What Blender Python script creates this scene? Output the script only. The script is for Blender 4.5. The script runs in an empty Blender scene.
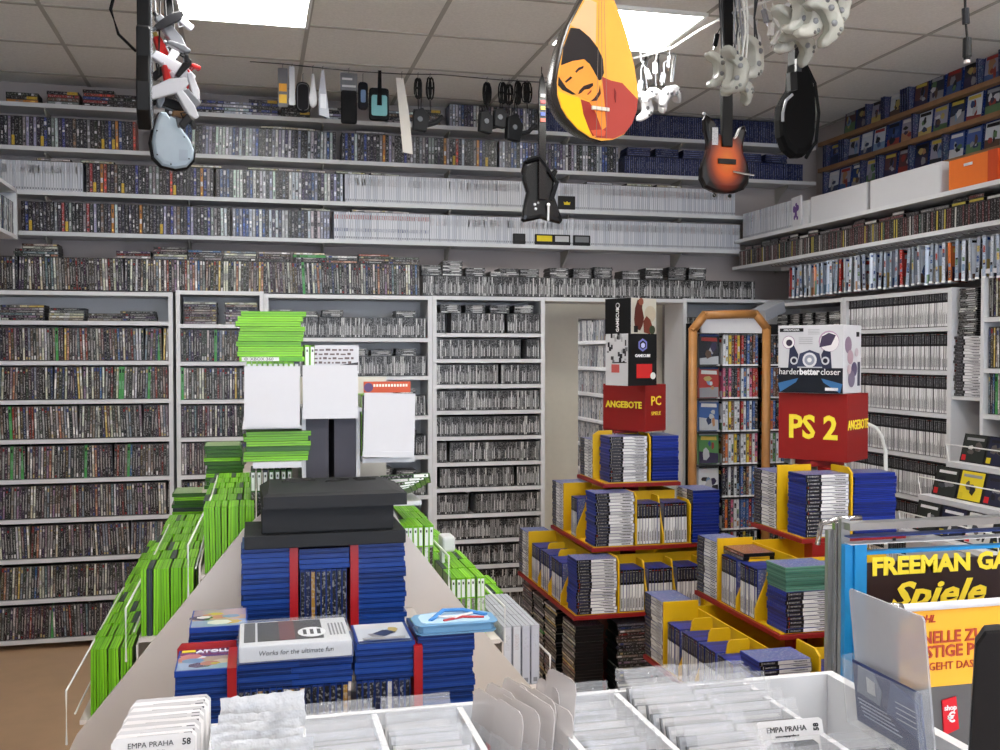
import bpy, math, random
from mathutils import Matrix, Vector

random.seed(7)
PI = math.pi
scene = bpy.context.scene
COL = scene.collection
R = math.radians

# ------------------------------------------------------------------ camera numbers (also used to judge how large a thing shows)
FOC, YAW, PITCH, EYE = 1000.0, R(13.87), R(1.26), 1.70


def ray(px, py):
    x = (px - 500) / FOC
    y = (375 - py) / FOC
    f = math.cos(PITCH) + y * math.sin(PITCH)
    u = -math.sin(PITCH) + y * math.cos(PITCH)
    return Vector((x * math.cos(YAW) + f * math.sin(YAW), -x * math.sin(YAW) + f * math.cos(YAW), u))


def at(px, py, X=None, Y=None, Z=None):
    r = ray(px, py)
    t = X / r.x if X is not None else Y / r.y if Y is not None else (Z - EYE) / r.z
    return Vector((r.x * t, r.y * t, EYE + r.z * t))


def shown(p):
    xc = p[0] * math.cos(YAW) - p[1] * math.sin(YAW)
    f = p[0] * math.sin(YAW) + p[1] * math.cos(YAW)
    u = p[2] - EYE
    z = f * math.cos(PITCH) - u * math.sin(PITCH)
    y = f * math.sin(PITCH) + u * math.cos(PITCH)
    if z < 0.1:
        return -999, -999, 99
    return 500 + FOC * xc / z, 375 - FOC * y / z, z


# ------------------------------------------------------------------ colour and material helpers
def lin(c):
    return tuple((v / 12.92 if v <= 0.04045 else ((v + 0.055) / 1.055) ** 2.4) for v in (x / 255.0 for x in c))


MATS = {}


def material(name, rgb=None, rough=0.5, metal=0.0, noise=0.04, scale=30, emit=0, alpha=1.0, trans=0.0, spec=0.5, bump=0.0, attr=False):
    if name in MATS:
        return MATS[name]
    m = bpy.data.materials.new(name)
    m.use_nodes = True
    nt = m.node_tree
    b = nt.nodes['Principled BSDF']
    b.inputs['Roughness'].default_value = rough
    b.inputs['Metallic'].default_value = metal
    b.inputs['Specular IOR Level'].default_value = spec
    L = nt.links.new
    tc = nt.nodes.new('ShaderNodeTexCoord')
    nz = nt.nodes.new('ShaderNodeTexNoise')
    nz.inputs['Scale'].default_value = scale
    nz.inputs['Detail'].default_value = 3
    L(tc.outputs['Object'], nz.inputs['Vector'])
    mx = nt.nodes.new('ShaderNodeMix')
    mx.data_type = 'RGBA'
    mx.blend_type = 'MULTIPLY'
    mx.inputs['Factor'].default_value = 1.0
    mr = nt.nodes.new('ShaderNodeMapRange')
    mr.inputs['From Min'].default_value = 0.25
    mr.inputs['From Max'].default_value = 0.75
    mr.inputs['To Min'].default_value = 1.0 - noise
    mr.inputs['To Max'].default_value = 1.0
    L(nz.outputs['Fac'], mr.inputs['Value'])
    L(mr.outputs['Result'], mx.inputs[7])
    if attr:
        at_ = nt.nodes.new('ShaderNodeAttribute')
        at_.attribute_name = 'Col'
        L(at_.outputs['Color'], mx.inputs[6])
    else:
        mx.inputs[6].default_value = (*lin(rgb), 1)
    L(mx.outputs[2], b.inputs['Base Color'])
    if bump:
        bp = nt.nodes.new('ShaderNodeBump')
        bp.inputs['Strength'].default_value = bump
        bp.inputs['Distance'].default_value = 0.01
        L(nz.outputs['Fac'], bp.inputs['Height'])
        L(bp.outputs['Normal'], b.inputs['Normal'])
    if emit:
        b.inputs['Emission Color'].default_value = (*lin(rgb), 1)
        b.inputs['Emission Strength'].default_value = emit
    if alpha < 1:
        b.inputs['Alpha'].default_value = alpha
    if trans:
        b.inputs['Transmission Weight'].default_value = trans
    MATS[name] = m
    return m


def printed_material(name, rough=0.35, spec=0.5, text_scale=150, art_scale=24, coat=0.0, ink_amount=0.38):
    """plastic cases: colour from the Col attribute; its alpha says 0 plain plastic, 0.5 printed spine, 1 cover artwork"""
    m = bpy.data.materials.new(name)
    m.use_nodes = True
    nt = m.node_tree
    N = nt.nodes.new
    L = nt.links.new
    b = nt.nodes['Principled BSDF']
    b.inputs['Roughness'].default_value = rough
    b.inputs['Specular IOR Level'].default_value = spec
    b.inputs['Coat Weight'].default_value = coat
    b.inputs['Coat Roughness'].default_value = 0.15
    a = N('ShaderNodeAttribute')
    a.attribute_name = 'Col'
    g = N('ShaderNodeNewGeometry')
    n1 = N('ShaderNodeTexNoise')
    n1.inputs['Scale'].default_value = text_scale
    n1.inputs['Detail'].default_value = 2
    L(g.outputs['Position'], n1.inputs['Vector'])
    gt = N('ShaderNodeMapRange')
    gt.inputs['From Min'].default_value = 0.53
    gt.inputs['From Max'].default_value = 0.60
    L(n1.outputs['Fac'], gt.inputs['Value'])
    bw = N('ShaderNodeRGBToBW')
    L(a.outputs['Color'], bw.inputs['Color'])
    th = N('ShaderNodeMath')
    th.operation = 'GREATER_THAN'
    th.inputs[1].default_value = 0.22
    L(bw.outputs['Val'], th.inputs[0])
    ink = N('ShaderNodeMix')
    ink.data_type = 'RGBA'
    L(th.outputs[0], ink.inputs['Factor'])
    ink.inputs[6].default_value = (0.55, 0.55, 0.55, 1)
    ink.inputs[7].default_value = (0.03, 0.03, 0.035, 1)
    has = N('ShaderNodeMath')
    has.operation = 'GREATER_THAN'
    has.inputs[1].default_value = 0.3
    L(a.outputs['Alpha'], has.inputs[0])
    f = N('ShaderNodeMath')
    f.operation = 'MULTIPLY'
    L(gt.outputs['Result'], f.inputs[0])
    L(has.outputs[0], f.inputs[1])
    f2 = N('ShaderNodeMath')
    f2.operation = 'MULTIPLY'
    f2.inputs[1].default_value = ink_amount
    L(f.outputs[0], f2.inputs[0])
    c1 = N('ShaderNodeMix')
    c1.data_type = 'RGBA'
    L(f2.outputs[0], c1.inputs['Factor'])
    L(a.outputs['Color'], c1.inputs[6])
    L(ink.outputs[2], c1.inputs[7])
    # cover artwork
    n2 = N('ShaderNodeTexNoise')
    n2.inputs['Scale'].default_value = art_scale
    n2.inputs['Detail'].default_value = 4
    n2.inputs['Distortion'].default_value = 1.2
    L(g.outputs['Position'], n2.inputs['Vector'])
    hs = N('ShaderNodeHueSaturation')
    hs.inputs['Saturation'].default_value = 1.2
    hs.inputs['Value'].default_value = 0.9
    L(n2.outputs['Color'], hs.inputs['Color'])
    ga = N('ShaderNodeGamma')
    ga.inputs['Gamma'].default_value = 2.4
    L(hs.outputs['Color'], ga.inputs['Color'])
    art = N('ShaderNodeMath')
    art.operation = 'GREATER_THAN'
    art.inputs[1].default_value = 0.8
    L(a.outputs['Alpha'], art.inputs[0])
    af = N('ShaderNodeMath')
    af.operation = 'MULTIPLY'
    af.inputs[1].default_value = 0.12
    L(art.outputs[0], af.inputs[0])
    c2 = N('ShaderNodeMix')
    c2.data_type = 'RGBA'
    L(af.outputs[0], c2.inputs['Factor'])
    L(c1.outputs[2], c2.inputs[6])
    L(ga.outputs['Color'], c2.inputs[7])
    L(c2.outputs[2], b.inputs['Base Color'])
    MATS[name] = m
    return m


CASE = printed_material('printed_plastic_case')
GLOSS = printed_material('glossy_plastic_case', rough=0.34, coat=0.04, spec=0.3)
SLEEVED = printed_material('case_in_clear_sleeve', rough=0.12, coat=0.6, art_scale=40)
WHITE = material('white_melamine', (212, 213, 216), 0.45, noise=0.03, scale=8)
BOARD = material('warm_white_board', (216, 208, 201), 0.55, noise=0.03, scale=6)
WIRE = material('white_coated_wire', (232, 233, 230), 0.3)
RED = material('red_painted_board', (142, 14, 12), 0.5, noise=0.08)
YELLOW = material('yellow_painted_board', (226, 180, 6), 0.45, noise=0.05)
BLACK = material('black_plastic', (13, 13, 15), 0.4, spec=.3)
CHAR = material('charcoal_foam_board', (25, 27, 31), 0.7, noise=0.1)
ANTH = material('anthracite_panel', (70, 68, 78), 0.6, noise=0.06)
WOOD = material('light_beech_wood', (176, 122, 66), 0.45, noise=0.25, scale=14)
PLANK = material('brown_wood_ledge', (150, 112, 78), 0.55, noise=0.25, scale=12)
WALLM = material('greige_wall_paint', (176, 168, 166), 0.85, noise=0.05, scale=4)
CEILM = material('acoustic_ceiling_tile', (234, 232, 228), 0.9, noise=0.14, scale=90)
BARM = material('ceiling_grid_bar', (170, 167, 160), 0.6)
FLOORM = material('brown_vinyl_floor', (196, 162, 128), 0.35, noise=0.12, scale=7)
CREAM = material('cream_painted_trim', (214, 208, 194), 0.6)
ALU = material('brushed_aluminium', (176, 178, 178), 0.3, metal=0.85, noise=0.1)
CHROME = material('chrome_metal', (210, 210, 212), 0.15, metal=1.0)
PAPER = material('white_card', (206, 206, 210), 0.6, noise=0.02)
RED_PLASTIC = material('red_plastic_divider', (170, 18, 24), 0.35)
LAMP = material('lit_light_diffuser', (255, 253, 248), 0.5, emit=24.0)
CLEAR = material('clear_acrylic', (235, 240, 245), 0.05, alpha=0.13, spec=0.8)
FILM = material('crinkled_clear_film', (225, 227, 232), 0.16, alpha=0.26, spec=0.7, scale=22, bump=0.35)
BAG = material('thin_white_plastic_bag', (206, 208, 212), 0.25, alpha=0.8, spec=0.7, scale=30, bump=0.8)
COLM = material('coloured_parts', rough=0.5, attr=True, spec=0.3)
PAINT = material('painted_soundboard', rough=0.55, attr=True, spec=0.25)
CLOTH = material('coloured_matt_parts', rough=0.85, spec=0.2, attr=True, noise=0.15, scale=60)
SHINY = material('coloured_glossy_parts', rough=0.25, attr=True, spec=0.35)

# ------------------------------------------------------------------ geometry helper


class Geo:
    def __init__(self):
        self.v, self.f, self.c = [], [], []

    def box(self, x0, x1, y0, y1, z0, z1, col=(200, 200, 200), ink=0.0, M=None):
        n = len(self.v)
        vs = [(x0, y0, z0), (x1, y0, z0), (x1, y1, z0), (x0, y1, z0), (x0, y0, z1), (x1, y0, z1), (x1, y1, z1), (x0, y1, z1)]
        if M is not None:
            vs = [tuple(M @ Vector(p)) for p in vs]
        self.v += vs
        for q in ((0, 3, 2, 1), (4, 5, 6, 7), (0, 1, 5, 4), (1, 2, 6, 5), (2, 3, 7, 6), (3, 0, 4, 7)):
            self.f.append(tuple(n + i for i in q))
            self.c.append((*lin(col), ink))
        return self

    def face(self, pts, col=(200, 200, 200), ink=0.0):
        n = len(self.v)
        self.v += [tuple(p) for p in pts]
        self.f.append(tuple(range(n, n + len(pts))))
        self.c.append((*lin(col), ink))
        return self

    def prism(self, pts, a, b, axis='y', col=(200, 200, 200), M=None):
        """pts: 2D outline, extruded from a to b along axis; 2D -> (x,z) for y, (y,z) for x, (x,y) for z"""
        def P(p, t):
            q = {'y': (p[0], t, p[1]), 'x': (t, p[0], p[1]), 'z': (p[0], p[1], t)}[axis]
            return tuple(M @ Vector(q)) if M is not None else q
        area = sum(pts[i][0] * pts[(i + 1) % len(pts)][1] - pts[(i + 1) % len(pts)][0] * pts[i][1] for i in range(len(pts)))
        pts = list(pts) if (area > 0) == (axis != 'y') else list(pts)[::-1]
        if a > b:
            a, b = b, a
        n, k = len(self.v), len(pts)
        self.v += [P(p, a) for p in pts] + [P(p, b) for p in pts]
        cc = (*lin(col), 0.0)
        self.f.append(tuple(n + i for i in reversed(range(k))))
        self.c.append(cc)
        self.f.append(tuple(n + k + i for i in range(k)))
        self.c.append(cc)
        for i in range(k):
            j = (i + 1) % k
            self.f.append((n + i, n + j, n + k + j, n + k + i))
            self.c.append(cc)
        return self

    def rings(self, rings, col=(200, 200, 200), cap=True):
        """loft through rings of equal length"""
        n, k = len(self.v), len(rings[0])
        cc = (*lin(col), 0.0)
        for r in rings:
            self.v += [tuple(p) for p in r]
        for s in range(len(rings) - 1):
            for i in range(k):
                j = (i + 1) % k
                self.f.append((n + s * k + i, n + s * k + j, n + (s + 1) * k + j, n + (s + 1) * k + i))
                self.c.append(cc)
        if cap:
            self.f.append(tuple(n + i for i in reversed(range(k))))
            self.f.append(tuple(n + (len(rings) - 1) * k + i for i in range(k)))
            self.c += [cc, cc]
        return self

    def tube(self, path, r, n=6, col=(200, 200, 200)):
        path = [Vector(p) for p in path]
        rr = r if isinstance(r, (list, tuple)) else [r] * len(path)
        out = []
        for i, p in enumerate(path):
            d = (path[min(i + 1, len(path) - 1)] - path[max(i - 1, 0)])
            d = d.normalized() if d.length > 1e-9 else Vector((0, 0, 1))
            up = Vector((0, 0, 1)) if abs(d.z) < 0.9 else Vector((0, 1, 0))
            a = d.cross(up).normalized()
            b = a.cross(d)
            out.append([p + (a * math.cos(2 * PI * k / n) + b * math.sin(2 * PI * k / n)) * rr[i] for k in range(n)])
        return self.rings(out, col)

    def pillow(self, pts, t, col=(200, 200, 200), M=None, prof=((-.5, .82), (-.42, .93), (-.2, .99), (.2, .99), (.42, .93), (.5, .82))):
        """rounded slab from an (x,z) outline, thickness t along y"""
        cx = sum(p[0] for p in pts) / len(pts)
        cz = sum(p[1] for p in pts) / len(pts)
        rs = []
        for a, s in prof:
            r = [Vector((cx + (p[0] - cx) * s, a * t, cz + (p[1] - cz) * s)) for p in pts]
            rs.append([M @ q for q in r] if M is not None else r)
        return self.rings(rs, col)

    def ball(self, c, r, col=(200, 200, 200), n=10):
        rs = []
        rx, ry, rz = r if isinstance(r, (tuple, list)) else (r, r, r)
        for i in range(1, n):
            th = PI * i / n
            rs.append([Vector((c[0] + rx * math.sin(th) * math.cos(2 * PI * k / 12), c[1] + ry * math.sin(th) * math.sin(2 * PI * k / 12), c[2] + rz * math.cos(th))) for k in range(12)])
        return self.rings(rs, col)

    def add(self, o, M):
        n = len(self.v)
        self.v += [tuple(M @ Vector(p)) for p in o.v]
        self.f += [tuple(n + i for i in q) for q in o.f]
        self.c += o.c
        return self

    def mesh(self, name, mat, off=(0, 0, 0), smooth=False):
        me = bpy.data.meshes.new(name)
        me.from_pydata([(p[0] - off[0], p[1] - off[1], p[2] - off[2]) for p in self.v], [], self.f)
        ca = me.color_attributes.new('Col', 'FLOAT_COLOR', 'CORNER')
        buf = []
        for q, c in zip(self.f, self.c):
            buf += list(c) * len(q)
        ca.data.foreach_set('color', buf)
        me.materials.append(mat)
        if smooth:
            me.polygons.foreach_set('use_smooth', [True] * len(me.polygons))
        me.update()
        return me


OFF = {}


def tag(o, label=None, cat=None, group=None, kind=None):
    if label:
        o['label'] = label
    if cat:
        o['category'] = cat
    if group:
        o['group'] = group
    if kind:
        o['kind'] = kind
    return o


def build(name, g, mat, parent=None, label=None, smooth=False, bevel=0.0):
    """link geometry (given in the root's frame, or world for unrotated roots) as ONE mesh object"""
    off = OFF.get(parent.name, (0, 0, 0)) if parent else (0, 0, 0)
    o = bpy.data.objects.new(name, g.mesh(name, mat, off, smooth))
    COL.objects.link(o)
    if parent:
        o.parent = parent
        OFF[o.name] = off
    if label:
        o['label'] = label
    if bevel:
        b = o.modifiers.new('edge', 'BEVEL')
        b.width = bevel
        b.segments = 2
        b.limit_method = 'ANGLE'
    return o


def thing(name, label, cat, loc=(0, 0, 0), rz=None, group=None):
    """rz None: parts are given in world coordinates; else in the thing's own frame"""
    o = bpy.data.objects.new(name, None)
    o.empty_display_size = 0.05
    COL.objects.link(o)
    o.location = loc
    if rz is None:
        OFF[o.name] = tuple(loc)
    else:
        o.rotation_euler = (0, 0, rz)
        OFF[o.name] = (0, 0, 0)
    return tag(o, label, cat, group)


def one(name, label, cat, g, mat, loc=(0, 0, 0), rz=0.0, group=None, smooth=False, bevel=0.0):
    o = build(name, g, mat, smooth=smooth, bevel=bevel)
    o.location = loc
    o.rotation_euler = (0, 0, rz)
    return tag(o, label, cat, group)


def struct(name, g, mat, parent=None):
    o = build(name, g, mat, parent)
    if not parent:
        o['kind'] = 'structure'
    return o


def text(name, body, size, loc, mat, parent, rz=0.0, extrude=0.0008, bold=0.0, rx=PI / 2, align='CENTER', shear=0.0, sx=1.0, label=None, tilt=0.0):
    cu = bpy.data.curves.new(name, 'FONT')
    cu.body = body
    cu.size = size
    cu.extrude = extrude
    cu.offset = bold
    cu.align_x = align
    cu.align_y = 'CENTER'
    cu.shear = shear
    cu.resolution_u = 2
    cu.materials.append(mat)
    tmp = bpy.data.objects.new('tmp', cu)
    me = bpy.data.meshes.new_from_object(tmp)
    me.name = name
    bpy.data.objects.remove(tmp)
    o = bpy.data.objects.new(name, me)
    COL.objects.link(o)
    off = OFF.get(parent.name, (0, 0, 0)) if parent else (0, 0, 0)
    o.parent = parent
    o.matrix_local = Matrix.Translation(Vector(loc) - Vector(off)) @ Matrix.Rotation(rz, 4, 'Z') @ Matrix.Rotation(rx, 4, 'X') @ Matrix.Rotation(tilt, 4, 'Z') @ Matrix.Diagonal((sx, 1, 1, 1))
    if label:
        o['label'] = label
    return o


# ------------------------------------------------------------------ cases: prototypes with many spine variants
DIM = {  # thickness, height, depth
    'dvd_case': (0.0145, 0.190, 0.135), 'jewel_case': (0.0104, 0.125, 0.142), 'white_game_case': (0.0150, 0.178, 0.135),
    'green_game_case': (0.0150, 0.190, 0.135), 'blue_game_case': (0.0140, 0.171, 0.135), 'console_game_case': (0.0145, 0.190, 0.135),
    'boxed_game': (0.0200, 0.178, 0.130), 'cartridge_box': (0.0180, 0.105, 0.120), 'sleeved_game': (0.0180, 0.190, 0.138),
}
CATS = {'dvd_case': 'dvd case', 'jewel_case': 'jewel case', 'white_game_case': 'game case', 'green_game_case': 'game case',
        'blue_game_case': 'game case', 'console_game_case': 'game case', 'boxed_game': 'boxed game', 'cartridge_box': 'cartridge box', 'sleeved_game': 'game case'}
MAT_OF = {k: CASE for k in DIM}
MAT_OF.update({'blue_game_case': GLOSS, 'green_game_case': GLOSS, 'console_game_case': GLOSS, 'sleeved_game': SLEEVED, 'dvd_case': GLOSS})
DVD_COLS = [('black', (24, 24, 27))] * 4 + [('dark grey', (58, 56, 58))] * 6 + [('grey', (120, 118, 118))] * 5 + [('brown', (92, 70, 58))] * 3 + [('cream', (190, 184, 168))] * 3 + \
    [('white', (206, 206, 206))] * 4 + [('dark red', (112, 40, 40))] * 2 + [('green', (70, 158, 84)), ('blue', (58, 78, 128)), ('dark yellow', (180, 160, 84)), ('orange brown', (160, 104, 70)), ('dark blue', (40, 46, 70)), ('dull teal', (70, 96, 98))] + [('dark', (40, 38, 42))] * 6
BOX_COLS = [('dark', (34, 34, 42))] * 8 + [('black', (20, 20, 24))] * 4 + [('yellow-footed black', (28, 28, 30))] * 3 + [('blue', (44, 66, 128))] * 2 + [('grey', (120, 122, 128))] * 4 + [('red', (150, 56, 46)), ('brown', (104, 80, 62)), ('orange', (190, 136, 60)), ('pale blue', (150, 166, 190)), ('white', (196, 196, 200))]
COLD_COLS = [('blue', (56, 78, 132))] * 3 + [('slate', (64, 70, 88))] * 4 + [('pale grey', (186, 190, 198))] * 5 + [('dark', (34, 36, 46))] * 4 + [('lavender grey', (150, 154, 176))] * 2 + [('white', (208, 210, 214))] * 2
DARK_COLS = [('black', (14, 13, 15))] * 6 + [('dark red', (84, 26, 30))] * 5 + [('brown', (62, 42, 36))] * 3 + [('grey', (100, 98, 100))] * 2 + [('white', (190, 188, 184))] * 2 + [('yellow', (180, 164, 70)), ('green', (40, 74, 60))]
ART_COLS = [('blue', (60, 92, 150))] * 3 + [('white', (206, 210, 216))] * 5 + [('pink', (190, 90, 124))] + [('red', (160, 50, 46))] + [('yellow', (206, 180, 70))] + [('green', (84, 134, 80))] + [('brown', (112, 78, 58))] * 2 + [('dark', (38, 38, 46))] * 5 + [('orange', (200, 110, 60))]
PICT = [(196, 198, 204), (24, 26, 34), (62, 84, 130), (140, 60, 54), (180, 160, 96), (84, 114, 80), (136, 136, 142), (86, 68, 58), (166, 124, 92), (116, 142, 172), (52, 46, 74), (170, 174, 180), (30, 30, 36), (44, 56, 86)]


def case_geo(kind, var):
    t, h, d = DIM[kind]
    g = Geo()
    rnd = random.Random(hash((kind, var)) if False else sum(ord(c) for c in kind) * 1000 + var)
    e = 0.0004
    sub = var // 100
    w = t * 0.5 - 0.0006

    def spine(z0, z1, col, ink=0.5, m=0.0008):
        g.face([(-w + m, -e, z0 * h), (w - m, -e, z0 * h), (w - m, -e, z1 * h), (-w + m, -e, z1 * h)], col, ink)

    def covers(col, ink=1.0):
        for s in (-1, 1):
            q = [(s * (w + e), 0.004, 0.003), (s * (w + e), d - 0.006, 0.003), (s * (w + e), d - 0.006, h - 0.003), (s * (w + e), 0.004, h - 0.003)]
            g.face(q if s > 0 else q[::-1], col, ink)

    def picture(bg):
        """title bar, ground and a few figure shapes printed on both covers"""
        for s in (-1, 1):
            def poly(pts, c, lv):
                q = [(s * (w + e * lv), 0.006 + p[0] * (d - .014), 0.004 + p[1] * (h - .008)) for p in pts]
                area = sum(pts[i][0] * pts[(i + 1) % len(pts)][1] - pts[(i + 1) % len(pts)][0] * pts[i][1] for i in range(len(pts)))
                g.face(q if (area > 0) == (s > 0) else q[::-1], c, 0.0)
            r2 = random.Random(var * 7 + 1)
            poly([(0, 0), (1, 0), (1, 1), (0, 1)], bg, 2)
            hz = r2.uniform(.2, .45)
            poly([(0, 0), (1, 0), (1, hz), (0, hz + r2.uniform(-.1, .1))], r2.choice(PICT), 3)
            for k in range(4):
                cx, cy, ra, rb = r2.uniform(.25, .75), r2.uniform(.25, .65), r2.uniform(.08, .26), r2.uniform(.08, .24)
                n = r2.choice((5, 6, 7, 8))
                poly([(min(1, max(0, cx + ra * r2.uniform(.6, 1.2) * math.cos(2 * PI * j / n))), min(.95, max(.02, cy + rb * r2.uniform(.6, 1.2) * math.sin(2 * PI * j / n)))) for j in range(n)], r2.choice(PICT), 4 + k)
            poly([(.08, .76), (.92, .78), (.9, .9), (.1, .88)], r2.choice(((210, 210, 212), (160, 50, 44), (196, 176, 80), (20, 20, 24), (150, 152, 160))), 8)
            poly([(0, .93), (1, .93), (1, 1), (0, 1)], r2.choice(((24, 50, 110), (24, 50, 110), (150, 156, 170), (20, 20, 24))), 8)

    def seam(col):
        k = 0.0008
        for z in (-e, h + e):
            q = [(-k, 0.004, z), (k, 0.004, z), (k, d, z), (-k, d, z)]
            g.face(q if z > 0 else q[::-1], col)
        g.face([(k, d + e, 0), (-k, d + e, 0), (-k, d + e, h), (k, d + e, h)], col)

    name = 'dark'
    if kind == 'dvd_case':
        name, c = DVD_COLS[var % len(DVD_COLS)]
        g.box(-w, w, 0, d, 0, h, (20, 20, 22) if name not in ('green',) else c)
        j = [max(0, min(255, x + rnd.randint(-14, 14))) for x in c]
        spine(0.02, 0.98, j, 0.5, 0.0019)

        def over(z0, z1, c_, ink, m, lv):
            spine(z0, z1, c_, ink, m)
            g.v[-4:] = [(p[0], p[1] - e * lv, p[2]) for p in g.v[-4:]]
        kf = rnd.choice((.55, .75, 1.25, 1.5))
        near = [max(0, min(235, int((x * .6 + sum(c) / 3 * .4) * kf + 14))) for x in c]
        a = rnd.uniform(.1, .5)
        over(a, a + rnd.uniform(.12, .3), near, 0.5, .0020, 1)
        if rnd.random() < 0.75:
            a = rnd.choice((0.04, 0.8, 0.85))
            over(a, a + rnd.uniform(0.05, 0.12), rnd.choice(((216, 216, 216), (190, 190, 190), (20, 20, 20), (130, 40, 40), (60, 70, 120), (170, 156, 110))), 0, 0.0024, 2)
        if rnd.random() < .7:
            b0 = rnd.uniform(.2, .35)
            over(b0, rnd.uniform(.55, .78), (200, 198, 194) if sum(j) < 300 else (30, 30, 34), 0.5, .0056, 3)
        covers(j)
        seam((4, 4, 5))
    elif kind == 'jewel_case':
        light = rnd.random()
        name = 'black' if light < 0.6 else 'grey'
        g.box(-w, w, 0, d, 0, h, (16, 16, 18))
        c = (24, 24, 26) if light < 0.6 else rnd.choice(((150, 150, 150), (205, 205, 203), (96, 94, 96)))
        spine(0.03, 0.97, c, 0.5)
        g.face([(-w * .55, -2 * e, h * .14), (w * .55, -2 * e, h * .14), (w * .55, -2 * e, h * rnd.uniform(.45, .8)), (-w * .55, -2 * e, h * .6)],
               rnd.choice(((190, 190, 190), (120, 120, 120), (60, 60, 62), (215, 215, 215))), 0.5)
        covers((60, 60, 64))
        seam((70, 70, 72))
    elif kind == 'white_game_case':
        name = 'white'
        g.box(-w, w, 0, d, 0, h, (178, 180, 188))
        spine(0.01, 0.99, (212, 214, 220) if var % 3 else (192, 196, 206), 0, .0014)
        if sub == 1:
            spine(0.74, 0.9, (186, 120, 120), 0.5, 0.003)
            spine(0.3, 0.42, (120, 132, 170), 0.5, 0.003)
        else:
            spine(0.6, 0.86, rnd.choice(((186, 188, 194), (150, 150, 158), (196, 176, 176), (200, 204, 210))), 0.5, 0.003)
        g.face([(-w * .5, -2 * e, h * .05), (w * .5, -2 * e, h * .05), (w * .5, -2 * e, h * .12), (-w * .5, -2 * e, h * .12)], (130, 132, 140), 0)
        covers((190, 196, 214), 0.5)
        seam((120, 122, 128))
    elif kind == 'green_game_case':
        name = 'green'
        dark = sub == 1
        body = (44, 92, 20) if dark else rnd.choice(((124, 194, 28), (112, 182, 24), (136, 206, 40)))
        if var % 13 == 5:
            body = (44, 50, 66)
            name = 'dark'
        g.box(-w, w, 0, d, 0, h, body)
        spine(0.02, 0.66, rnd.choice(((36, 36, 38), (210, 210, 206), (120, 118, 110), (60, 52, 46))), 0.5, 0.002)
        spine(0.68, 0.97, (226, 230, 226), 0, 0.002)
        g.face([(-w * .35, -2 * e, h * .89), (w * .35, -2 * e, h * .89), (w * .35, -2 * e, h * .93), (-w * .35, -2 * e, h * .93)], (80, 90, 84), 0)
        covers((150, 176, 120))
        seam((66, 110, 20))
    elif kind == 'blue_game_case':
        name = 'blue'
        body = rnd.choice(((18, 50, 122), (15, 42, 104), (24, 62, 142)))
        if sub == 2:
            body = (20, 24, 52)
        if sub == 3:
            body = (20, 44, 104)
        g.box(-w, w, 0, d, 0, h, body)
        if sub == 1:  # film discs: dark spines with titles
            c = rnd.choice(((18, 18, 20), (26, 24, 26), (160, 120, 50), (200, 198, 194), (30, 34, 60), (150, 30, 30), (20, 20, 22), (18, 18, 20)))
            spine(0.02, 0.97, c, 0.5, 0.0016)
        elif sub == 2:
            spine(0.03, 0.97, rnd.choice(((48, 58, 108), (60, 70, 120), (40, 50, 96), (84, 92, 134))), 0.5, 0.0028)
            spine(0.3, 0.7, rnd.choice(((130, 140, 176), (90, 100, 146), (60, 66, 110))), 0.5, 0.005)
            g.v[-4:] = [(p[0], p[1] - e, p[2]) for p in g.v[-4:]]
        else:
            spine(0.03, 0.97, rnd.choice(((24, 56, 136), (30, 66, 148), (40, 60, 110))), 0.5, 0.002)
            spine(0.8, 0.9, (150, 164, 196), 0, 0.004)
        if sub in (0, 3):
            picture(rnd.choice(((70, 90, 150), (150, 150, 170), (40, 44, 60), (190, 196, 206), (90, 60, 60), (36, 60, 110))))
        else:
            covers((60, 70, 110))
        seam((44, 84, 158))
    elif kind == 'console_game_case':
        name = 'white-spined'
        body = (14, 14, 16) if sub == 1 else rnd.choice(((28, 48, 140), (34, 56, 156), (24, 40, 120)))
        if sub == 2:
            body, name = rnd.choice(((92, 142, 124), (70, 120, 104))), 'pale green'
        g.box(-w, w, 0, d, 0, h, body)
        wc = rnd.choice(((226, 226, 228), (212, 212, 214), (232, 232, 234), (198, 198, 202)))
        g.c[2] = (*lin((10, 12, 26)), 0)
        spine(0.012, 0.64, wc, 0.0, 0.0005)
        spine(0.645, 0.985, (14, 14, 16), 0.0, 0.0005)
        g.face([(-w * .4, -2 * e, h * .08), (w * .4, -2 * e, h * .08), (w * .4, -2 * e, h * rnd.uniform(.3, .5)), (-w * .4, -2 * e, h * .3)], (110, 110, 116), 0.5)
        g.face([(-w * .45, -2 * e, h * .7), (w * .45, -2 * e, h * .7), (w * .45, -2 * e, h * .92), (-w * .45, -2 * e, h * .92)], (96, 96, 104), 0.5)
        g.face([(-w * .8, -3 * e, h * .945), (w * .8, -3 * e, h * .945), (w * .8, -3 * e, h * .955), (-w * .8, -3 * e, h * .955)], (180, 60, 40) if var % 4 == 0 else (180, 180, 180), 0)
        covers((86, 96, 150))
        seam((6, 8, 30) if sub != 2 else (40, 70, 60))
    elif kind == 'boxed_game':
        pal = COLD_COLS if sub == 1 else BOX_COLS
        name, c = pal[var % len(pal)]
        g.box(-w, w, 0, d, 0, h, c if name != 'pale grey' else (60, 60, 66))
        g.c[-6:] = [(*lin([int(x * .45) for x in c]), 0)] * 6
        spine(0.02, 0.98, [max(0, min(255, x + rnd.randint(-12, 12))) for x in c], 0.5, .0024)
        for q in range(3):
            a = rnd.uniform(.05, .8)
            spine(a, a + rnd.uniform(.06, .16), rnd.choice(((210, 210, 214), (30, 30, 36), [min(255, int(x * 1.5) + 12) for x in c], (120, 118, 120))), 0.5, rnd.choice((.003, .006)))
            g.v[-4:] = [(p[0], p[1] - e * (1 + q), p[2]) for p in g.v[-4:]]
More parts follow.
